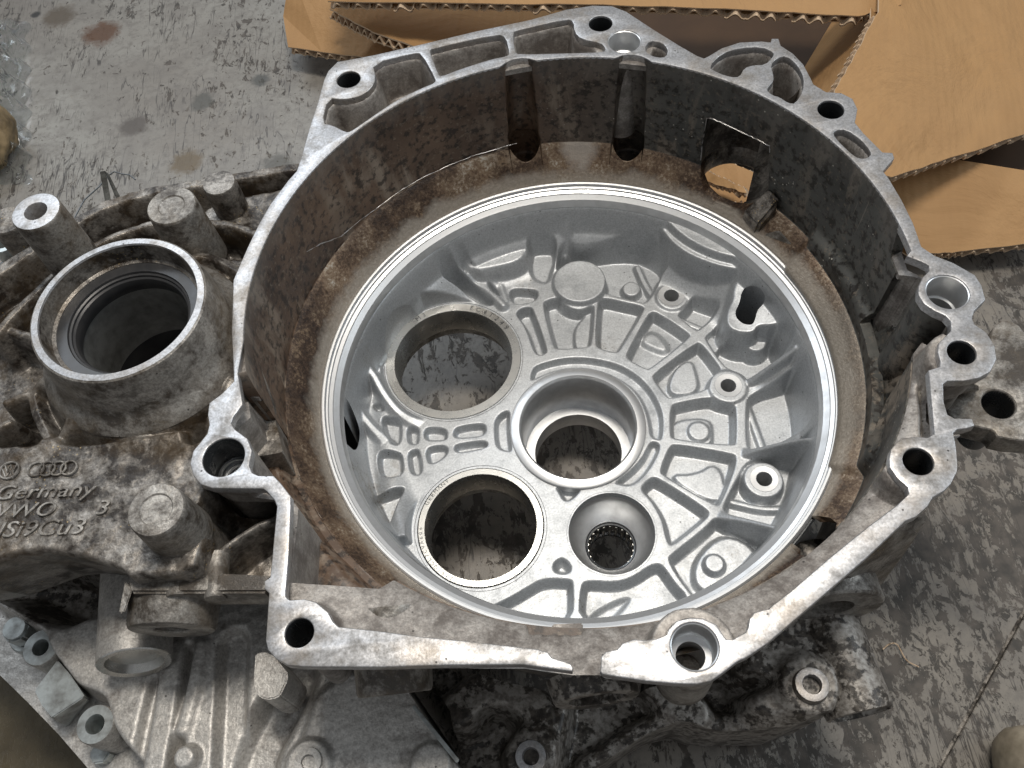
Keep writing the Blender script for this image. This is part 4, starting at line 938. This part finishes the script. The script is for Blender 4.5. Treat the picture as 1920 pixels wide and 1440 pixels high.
# ------------------------------------------------------------------ the right side: bracket ear behind, pipe stub
rz = .044
ear = WP([(1770,712),(1800,700),(1850,650),(1868,600),(1905,600),(1935,640),(1960,700),(1970,830),(1872,822),(1862,806),(1845,803),(1795,790),(1770,770)], rz)
ehole = cp(1873, 757, 31, rz)
part('side_ear', plate('side_ear', chaikin(ear, 1), [circle(*ehole)], rz, .012, .0012), M_body)
part('side_ear_wall', lathe('side_ear_wall', [(ehole[2], rz-.0012), (ehole[2]*.97, rz-.03)], ehole[0], ehole[1], 40), M_dark)
part('rib_bar', hull('rib_bar', [WV(1772,712,.062), WV(1835,716,.058), WV(1835,740,.050), WV(1772,740,.056), WV(1772,715,.04), WV(1835,718,.04)], .0015), M_body)
# ------------------------------------------------------------------ dark lower casting seen below and right of the joint face
DZ = -.030
D = Field(W(640, 1400, DZ)[0]-.01, W(1780, 1100, DZ)[0]+.02, W(1100, 1560, DZ)[1], W(1700, 880, DZ)[1], .0009, -.050)
dl = lambda p, z=DZ: WP(p, z)
doutl = [(800,1500),(860,1440),(840,1300),(700,1200),(900,1000),(1650,880),(1746,961),(1716,1010),(1682,1033),(1640,1110),(1600,1160),(1572,1230),(1566,1300),(1561,1339),(1541,1339),(1497,1359),(1460,1361),(1333,1363),(1285,1346),(1238,1358),(1200,1377),(1170,1399),(1102,1440),(1040,1500),(980,1540)]
D.rough(.0004, 14)
D.shape(dl([(830,1240),(1560,1180),(1660,1000),(1640,900),(1000,1000)]), -.020, .022, 'out', 'max')
D.ridge(dl([(1102,1432),(1170,1390),(1238,1348),(1285,1336),(1333,1352),(1460,1350),(1500,1348),(1541,1326)]), -.040, .003, .005, 'set')
D.shape(dl([(1390,1250),(1450,1190),(1530,1200),(1560,1260),(1500,1330),(1420,1340)]), -.024, .010, 'out', 'max')
D.shape(dl([(1290,1270),(1400,1250),(1480,1280),(1400,1330),(1290,1330)]), -.050, .010, 'in', 'min')
D.ridge(dl([(1050,1260),(1060,1330),(1040,1400),(1020,1460)]), -.030, .0012, .004)
D.ridge(dl([(860,1330),(900,1290),(960,1290),(1010,1330),(1010,1380)]), -.028, .006, .008)
D.disc(cp(995, 1418, 44, -.022), -.0235, .006, 'out', 'max'); D.disc(cp(1523, 1283, 50, -.018), -.0195, .006, 'out', 'max')
D.ridge(dl([(1230,1260),(1260,1300),(1300,1330)]), -.034, .006, .006)
D.blur(2)
D.keep = np.minimum(-sd_poly(D.X, D.Y, chaikin(dl(doutl), 1)), np.hypot(D.X-CX, D.Y-CY)-RW-.004)
part('lower_flange', D.mesh('lower_flange', lambda P: np.stack([P[:, 0], P[:, 1]+.004, np.full(len(P), TZ+.004)], 1)), M_black)
post(995, 1418, 30, -.020, -.035, .50, M_black, M_flange, 1.25, 'bolt_pad'); post(1523, 1283, 33, -.016, -.030, .52, M_body, M_flange, 1.3, 'bolt_pad')
# pipe stubs at the lower right
part('pipe_stub', tube_lathe('pipe_stub', [(0, .002), (.0125, .002), (.0130, .0), (.0142, .0004), (.0146, .003), (.0135, .060), (.013, .075)], WV(1613, 1341, -.034), (-.06, 1, .03), 48), M_black)
part('side_port', tube_lathe('side_port', [(0, .012), (.0085, .012), (.009, .0005), (.0105, 0), (.0205, .0), (.0215, .001), (.0205, .014)], WV(1562, 1142, -.010), (.06, 1, -.03), 56), M_body)
part('side_body', hull('side_body', [WV(1560,1075,.03), WV(1620,1020,.04), WV(1690,975,.045), WV(1744,958,.035), WV(1736,990,.03), WV(1682,1033,-.02), WV(1642,1118,-.04), WV(1540,1100,-.01)], .004), M_dirty)
# ------------------------------------------------------------------ pale casing under it, lower left
low = thing('gearbox_lower_casing', 'pale cast casing with bolts and machined pads at the lower left beneath the housing', 'gearbox casing', (-.2, .05, TZ))
QZ = -.012
def lpart(name, me, mat, parent=None):
    me.transform(Matrix.Translation(-Vector(low.location))); return obj(name, me, mat, parent or low)
Q = Field(W(-60, 1300, QZ)[0]-.06, W(880, 1300, QZ)[0], W(400, 1560, QZ)[1]-.01, W(300, 1030, QZ)[1]+.02, .0008, -.034)
qp = lambda p, z=QZ: WP(Z6(p), z)
pan = [(-900,-300),(-200,250),(0,390),(150,480),(300,550),(320,650),(430,800),(510,905),(620,930),(700,1000),(730,1180),(920,1400),(1100,1700),(3500,1700),(3200,200),(1500,-400)]
Q.shape(qp(pan), QZ, .004, 'out', 'set', rnd=2)
# dark hollow at the top left of it
Q.shape(qp([(-600,300),(-300,60),(0,60),(250,20),(500,50),(700,120),(820,230),(760,350),(700,480),(560,500),(440,560),(330,560),(200,500),(0,380),(-300,420)]), -.040, .012, 'in')
for pts, h_, z in (([(1010,900),(960,1100),(890,1420)], .0012, QZ-.004), ([(1210,700),(1180,900),(1090,1450)], .0016, QZ-.008), ([(1500,640),(1490,900),(1470,1300),(1460,1600)], .004, QZ-.006)):
    Q.ridge(qp(pts), z, h_, .004, 'min')
Q.ridge(qp([(1120,700),(1080,1000),(1000,1450)]), QZ+.002, .004, .003)
Q.ridge(qp([(1290,660),(1250,900),(1170,1200)]), QZ+.002, .0015, .004)
Q.ridge(qp([(1890,850),(1800,1050),(1650,1300),(1590,1600)]), QZ-.012, .005, .007, 'min')
Q.shape(WP([(615,1270),(770,1270),(790,1310),(850,1440),(880,1560),(500,1560),(560,1440)], QZ), QZ+.003, .004, 'out', 'max', rnd=1)
for px, py, rx in ((577, 1432, 40), (808, 1432, 34), (345, 1420, 18)): Q.disc(cp(px, py, rx, QZ+.005), QZ+.006, .002, 'out', 'max')
Q.blur(1); Q.rough(.00008, 60)
Q.keep = -sd_poly(Q.X, Q.Y, WP([(-900,420),(-300,1000),(0,1297),(60,1360),(128,1440),(220,1560),(900,1640),(860,1440),(780,1318),(700,1200),(640,1050),(300,900),(-300,800)], QZ))
lpart('casing_pan', Q.mesh('casing_pan', lambda P: np.stack([P[:, 0], P[:, 1], np.full(len(P), TZ+.003)], 1)), M_lower)
def lpost(px, py, rx, z0, z1, hole, mat, fmat, name='screw_boss', k=1.08):
    x, y, r = cp(px, py, rx, z0)
    pr = [(r*k, z1), (r, z0-.001), (r*.95, z0)]
    o = lpart(name, lathe(name, pr, x, y, 48), mat)
    fp = [(r*.952, z0), (r*hole*1.1, z0+.0001), (r*hole, z0-.0008), (r*hole*.95, z0-.02), (0, z0-.02)] if hole else [(r*.952, z0), (0, z0)]
    me = lathe('boss_face', fp, x, y, 48); me.transform(Matrix.Translation(-Vector(low.location))); obj('boss_face', me, fmat, o)
    return o
lpost(76, 1214, 33, -.014, -.036, .42, M_lower, M_bolt); lpost(178, 1358, 35, -.012, -.036, .46, M_lower, M_bolt)
lpost(577, 1428, 26, QZ+.0075, QZ, .45, M_lower, M_lower); lpost(345, 1420, 10, QZ+.006, QZ, None, M_lower, M_lower)
# hex bolt
hx, hy, hr = cp(27, 1178, 26, -.016)
hexp = [(hx+hr*math.cos(a+.2), hy+hr*math.sin(a+.2)) for a in np.arange(6)*math.pi/3]
hb = lpart('hex_bolt', prism('hex_bolt', hexp, -.016, -.026, .0010), M_bolt)
for nm, pr, mt in (('bolt_top', [(hr*.80, -.0158), (hr*.76, -.0154), (0, -.0154)], M_bolt), ('bolt_washer', [(hr*1.3, -.034), (hr*1.3, -.0275), (hr*1.2, -.0262), (hr*.9, -.0262)], M_bolt)):
    me = lathe(nm, pr, hx, hy, 40); me.transform(Matrix.Translation(-Vector(low.location))); obj(nm, me, mt, hb)
hx2, hy2, hr2 = cp(186, 1412, 20, -.028)
lpart('hex_bolt', prism('hex_bolt', [(hx2+hr2*math.cos(a), hy2+hr2*math.sin(a)) for a in np.arange(6)*math.pi/3], -.028, -.036, .0008), M_bolt)
# machined wedge pad
wtop = Z6([(370,745),(445,830),(545,980),(335,1118),(265,1030),(222,940)])
lpart('machined_pad', hull('machined_pad', [WV(*p, -.012) for p in wtop]+[WV(*p, -.034) for p in Z6([(380,800),(450,860),(580,1000),(430,1180),(330,1118),(250,980)])], .0005), M_bolt)
hp = Z6([(1640,705),(1700,690),(1760,720),(1850,830),(1845,880),(1800,975),(1760,995),(1715,1000),(1670,985),(1640,945),(1628,880)])
lpart('half_boss', prism('half_boss', WP(hp, .012), .012, QZ-.002, .0006, .001, -.001), M_lower)
lpart('cover_blade', hull('cover_blade', [WV(778,1322,QZ+.006), WV(862,1425,QZ+.006), WV(856,1432,QZ+.006), WV(772,1326,QZ+.006), WV(778,1322,QZ-.01), WV(862,1425,QZ-.01)], .0003), M_bolt)
# ------------------------------------------------------------------ cardboard box
def flap(parent, name, pts, open_edges, t=.0075, mat=M_card, wav=.0105):
    """pts: 3-D outline of one sheet; open_edges: index pairs whose cut edge shows the fluting"""
    P = [Vector(p) for p in pts]; n = Vector((0, 0, 0)); c = sum(P, Vector())/len(P)
    for i in range(len(P)): n += (P[i]-c).cross(P[(i+1) % len(P)]-c)
    n.normalize(); n = n if n.z > 0 else -n
    bm = bmesh.new(); lt = .0013
    for off in (0.0, -t):
        a = [bm.verts.new(p+n*off) for p in P]; b = [bm.verts.new(p+n*(off-lt)) for p in P]
        f = bm.faces.new(a); bm.faces.new(list(reversed(b)))
        for i in range(len(P)): bm.faces.new((a[i], b[i], b[(i+1) % len(P)], a[(i+1) % len(P)]))
    bmesh.ops.triangulate(bm, faces=[f for f in bm.faces if len(f.verts) > 4])
    me = bm_me(name, bm); o = obj(name, me, mat, parent); me.materials.append(M_flute)
    for pl in me.polygons:
        if abs(pl.normal.dot(n)) < .5: pl.material_index = 1
    # fluting: a waved strip along each cut edge, a few mm deep
    bm = bmesh.new(); rnd = random.Random(len(pts)*7+int(abs(pts[0][0])*1000))
    for i in open_edges:
        A, Bq = P[i], P[(i+1) % len(P)]; e = Bq-A; Ln = e.length; e.normalize(); inw = n.cross(e)
        if inw.dot(c-A) < 0: inw = -inw
        steps = max(int(Ln/wav*8), 8); prev = None; ph = 0
        for k in range(steps+1):
            ph += 2*math.pi/8*rnd.uniform(.82, 1.18)
            d = A+e*(Ln*k/steps)-n*(lt+(t-lt)*(.5+.48*math.sin(ph))); d0 = d-inw*.0010; d1 = d+inw*.0028
            q = [bm.verts.new(d0), bm.verts.new(d1), bm.verts.new(d1-n*.0017), bm.verts.new(d0-n*.0017)]
            if prev:
                for a_, b_ in ((0, 1), (3, 2), (0, 3)): bm.faces.new((prev[a_], prev[b_], q[b_], q[a_]))
            prev = q
    if open_edges: obj('fluting', bm_me('fluting', bm), M_flute, o, kind='stuff')
    return o
def ragged(a, b, n, amp, seed):
    r = random.Random(seed); a = Vector(a); b = Vector(b); e = (b-a).normalized(); s = Vector((-e.y, e.x, 0))
    return [a.lerp(b, i/n)+s*r.uniform(-amp, amp)*(0 < i < n) for i in range(n+1)]
box = thing('cardboard_box', 'torn open brown cardboard box with bent flaps and corrugated edges behind the gearbox housing', 'cardboard box', (.35, .62, TZ))
BL = Vector(box.location)
def bflap(name, segs, **kw):
    """segs: list of (point a, point b, pieces, open?)"""
    pts = []; oe = []
    for a, b, n, op in segs:
        r = ragged(a, b, n, .0007 if op else 0, int(abs(a[0])*9999)); 
        for q in r[:-1]:
            if op: oe.append(len(pts))
            pts.append(q-BL)
    flap(box, name, pts, oe, **kw)
def loop(pts, ops): return [(pts[i], pts[(i+1) % len(pts)], 7 if ops[i] else 1, ops[i]) for i in range(len(pts))]
# flap lying at the top left
z0 = -.085
bflap('flap', loop([WV(545,-60,z0+.02), WV(531,30,z0), WV(540,88,z0-.004), WV(690,108,z0), WV(900,140,z0+.006), WV(900,-60,z0+.03)], [0, 0, 1, 1, 0, 0]))
# V shaped flap: upper edge along the picture's top, lower edge behind the casting
bflap('flap', loop([WV(618,16,-.050), WV(700,60,-.056), WV(830,105,-.060), WV(1060,140,-.072), WV(1150,60,-.080), WV(1120,-120,-.085), WV(900,-60,-.06)], [1, 1, 0, 0, 0, 0, 0]))
bflap('flap', loop([WV(614,2,-.028), WV(900,6,-.022), WV(1130,8,-.020), WV(1400,18,-.016), WV(1610,30,-.012), WV(1690,8,-.010), WV(1700,-160,.01), WV(620,-140,.0)], [1, 1, 1, 1, 1, 0, 0, 0]))
# big flap at the right, its torn left edge and lower edge
bflap('flap', loop([WV(1648,22,-.004), WV(1607,95,-.010), WV(1566,168,-.018), WV(1555,300,-.030), WV(1672,332,-.040), WV(1800,290,-.052), WV(1990,230,-.072), WV(2150,-150,-.085), WV(1650,-150,.0)], [1, 1, 0, 0, 1, 1, 0, 0, 0]))
# lower panel
bflap('flap', loop([WV(1560,290,-.075), WV(1640,430,-.088), WV(1722,478,-.092), WV(1810,470,-.092), WV(2000,450,-.090), WV(2050,340,-.078), WV(1800,300,-.072)], [0, 0, 1, 1, 0, 0, 0]))
# wall of the box in the shade, and its bottom, coloured dark for the shade
bflap('side_wall', loop([WV(1644,24,-.020), WV(1560,175,-.040), WV(1470,190,-.100), WV(1560,40,-.100)], [0, 0, 0, 0]))
bflap('box_bottom', loop([WV(1050,250,TZ+.006), WV(1960,400,TZ+.006), WV(2200,-100,TZ+.006), WV(900,-250,TZ+.006)], [0, 0, 0, 0]), mat=M_card_shade)
bflap('crumpled_strip', loop([WV(1290,300,-.062), WV(1330,322,-.060), WV(1395,352,-.058), WV(1400,362,-.058), WV(1350,348,-.062), WV(1290,330,-.066)], [1, 1, 0, 1, 1, 0]))
bflap('crumpled_strip', loop([WV(1300,270,-.075), WV(1340,290,-.072), WV(1440,335,-.070), WV(1445,365,-.072), WV(1390,400,-.080), WV(1300,360,-.085)], [1, 1, 1, 0, 0, 0]))
bflap('crumpled_strip', loop([WV(1300,372,-.070), WV(1350,388,-.068), WV(1430,378,-.066), WV(1440,410,-.070), WV(1300,420,-.075)], [1, 1, 0, 0, 0]))
# ------------------------------------------------------------------ small things lying about
ck = thing('bent_metal_clip', 'small bent steel clip standing beside the cover rim by a thin wire', 'metal clip', WV(205, 370, -.02))
def free(o, name, me, mat): me.transform(Matrix.Translation(-o.location)); return obj(name, me, mat, o)
free(ck, 'leg', hull('leg', [WV(187,322,.04), WV(198,320,.04), WV(210,385,.0), WV(199,390,.0), WV(187,322,.036), WV(198,320,.036), WV(210,385,-.004)], .0003), M_bolt)
free(ck, 'leg', hull('leg', [WV(196,320,.040), WV(204,326,.039), WV(232,382,.0), WV(222,384,.0), WV(196,320,.036), WV(204,326,.035), WV(232,382,-.004)], .0003), M_bolt)
wr = obj('thin_wire', tube('thin_wire', [WV(p[0], p[1], z) for p, z in (((138,412),.02), ((158,375),.02), ((186,350),.02), ((205,328),.02), ((214,322),.02), ((228,326),.02), ((243,328),.02), ((254,337),.02))], .0004, 6), M_dark, label='thin dark bent wire passing behind the small steel clip', category='wire')
x, y, r = cp(5, 455, 22, .0)
obj('metal_ring', lathe('metal_ring', [(r*.8, -.012), (r, -.010), (r*1.02, -.002), (r*.97, 0), (r*.6, .0), (r*.58, -.002), (r*.56, -.012)], x, y, 48), M_bolt, label='grey metal ring at the left edge behind the tall hollow boss', category='ring')
obj('dark_bar', hull('dark_bar', [WV(-30,520,-.03), WV(48,452,-.03), WV(60,462,-.03), WV(-20,545,-.03), WV(-30,520,-.045), WV(48,452,-.045), WV(60,462,-.045)], .001), M_dark, label='short dark steel bar poking out beneath the left rim of the cover', category='bar')
def blob(name, c, rx, ry, rz_, amp, mat, seed, label, cat):
    bm = bmesh.new(); bmesh.ops.create_icosphere(bm, subdivisions=5, radius=1); r = random.Random(seed); ph = [r.uniform(0, 6) for _ in range(12)]
    for v in bm.verts:
        p = v.co; k = 1+amp*(math.sin(p.x*3+ph[0])*math.sin(p.y*4+ph[1])+.5*math.sin(p.x*7+ph[2]+p.z*5)*math.sin(p.y*8+ph[3])+.25*math.sin(p.y*17+ph[4])*math.sin(p.z*15+p.x*13+ph[5]))
        v.co = Vector((p.x*rx*k, p.y*ry*k, max(p.z, -.6)*rz_*k))
    me = bm_me(name, bm); me.transform(Matrix.Translation(c)); sharp(me, 70); return obj(name, me, mat, label=label, category=cat)
tc = NT('dirty_tan_cloth'); nn = tc.noise(60, 6, .65); M_tan = tc.fin(tc.ramp(nn, [(.35, (.10, .07, .035)), (.6, (.30, .22, .12))]), 0., .55, tc.bump(nn, .5, .002))
tg = NT('dusty_pale_rubber'); nn = tg.noise(90, 5, .6); M_pale = tg.fin(tg.ramp(nn, [(.35, (.22, .19, .14)), (.65, (.36, .31, .24))]), 0., .6, tg.bump(nn, .3, .001))
c = WV(-38, 258, TZ+.02); blob('tan_lump', c, .024, .034, .026, .10, M_tan, 3, 'brown lump in thin clear film cut off by the left edge', 'lump')
c = WV(1935, 1442, TZ+.015); blob('pale_knob', c, .016, .020, .020, .03, M_pale, 5, 'dusty pale rounded knob cut off by the lower right corner', 'knob')
pl = NT('clear_film'); pl.b.inputs['Transmission Weight'].default_value = 1.0; pl.b.inputs['Roughness'].default_value = .12; pl.b.inputs['IOR'].default_value = 1.05; pl.b.inputs['Base Color'].default_value = (.9, .92, .92, 1)
pl.b.inputs['Coat Weight'].default_value = 1.0; pl.b.inputs['Coat Roughness'].default_value = .1
gx_, gy_ = 40, 60; V = []; Fq = []
for i in range(gx_):
    for j in range(gy_):
        p = WV(-120+i*4.1, 20+j*5.2, TZ+.012); h_ = .008*math.sin(i*.9+j*.35)*math.sin(j*.7-i*.3)+.004*math.sin(i*2.1-j*1.3)+.003*math.sin(j*2.9+i)
        e = min(1, (gx_-1-i)/8)*min(1, j/6)*min(1, (gy_-1-j)/6)
        V.append((p.x+.003*math.sin(j*.8), p.y, TZ+.001+(.018+h_)*e))
for i in range(gx_-1):
    for j in range(gy_-1): Fq.append((i*gy_+j, (i+1)*gy_+j, (i+1)*gy_+j+1, i*gy_+j+1))
me = bpy.data.meshes.new('plastic_film'); me.from_pydata(V, [], Fq); sharp(me, 40)
obj('plastic_film', me, pl.m, label='crumpled clear plastic film at the upper left edge of the bench', category='plastic film')

hol = [ob for ob in low.children if ob.name == 'casing_pan'][0]
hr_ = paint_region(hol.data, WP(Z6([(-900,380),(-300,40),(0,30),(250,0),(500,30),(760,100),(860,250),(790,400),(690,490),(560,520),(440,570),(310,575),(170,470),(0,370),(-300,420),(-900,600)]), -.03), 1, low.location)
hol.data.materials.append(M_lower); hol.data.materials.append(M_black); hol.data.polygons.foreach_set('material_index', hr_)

nt = WP(Z8([(350,405),(565,398),(560,478),(545,490),(350,488)]), .055)
part('notch_step', prism('notch_step', nt, .055, .045, .0006), M_web)

sp_ = [(1655,1218),(1668,1206),(1682,1206),(1690,1222),(1700,1240),(1722,1250)]
obj('straw_fibre', tube('straw_fibre', [WV(a, b, TZ+.0012+.002*math.sin(i*1.3)**2) for i, (a, b) in enumerate(chaikin(sp_, 2, False))], .00035, 6), M_flute, label='thin pale curled fibre on the bench at the lower right', category='fibre')
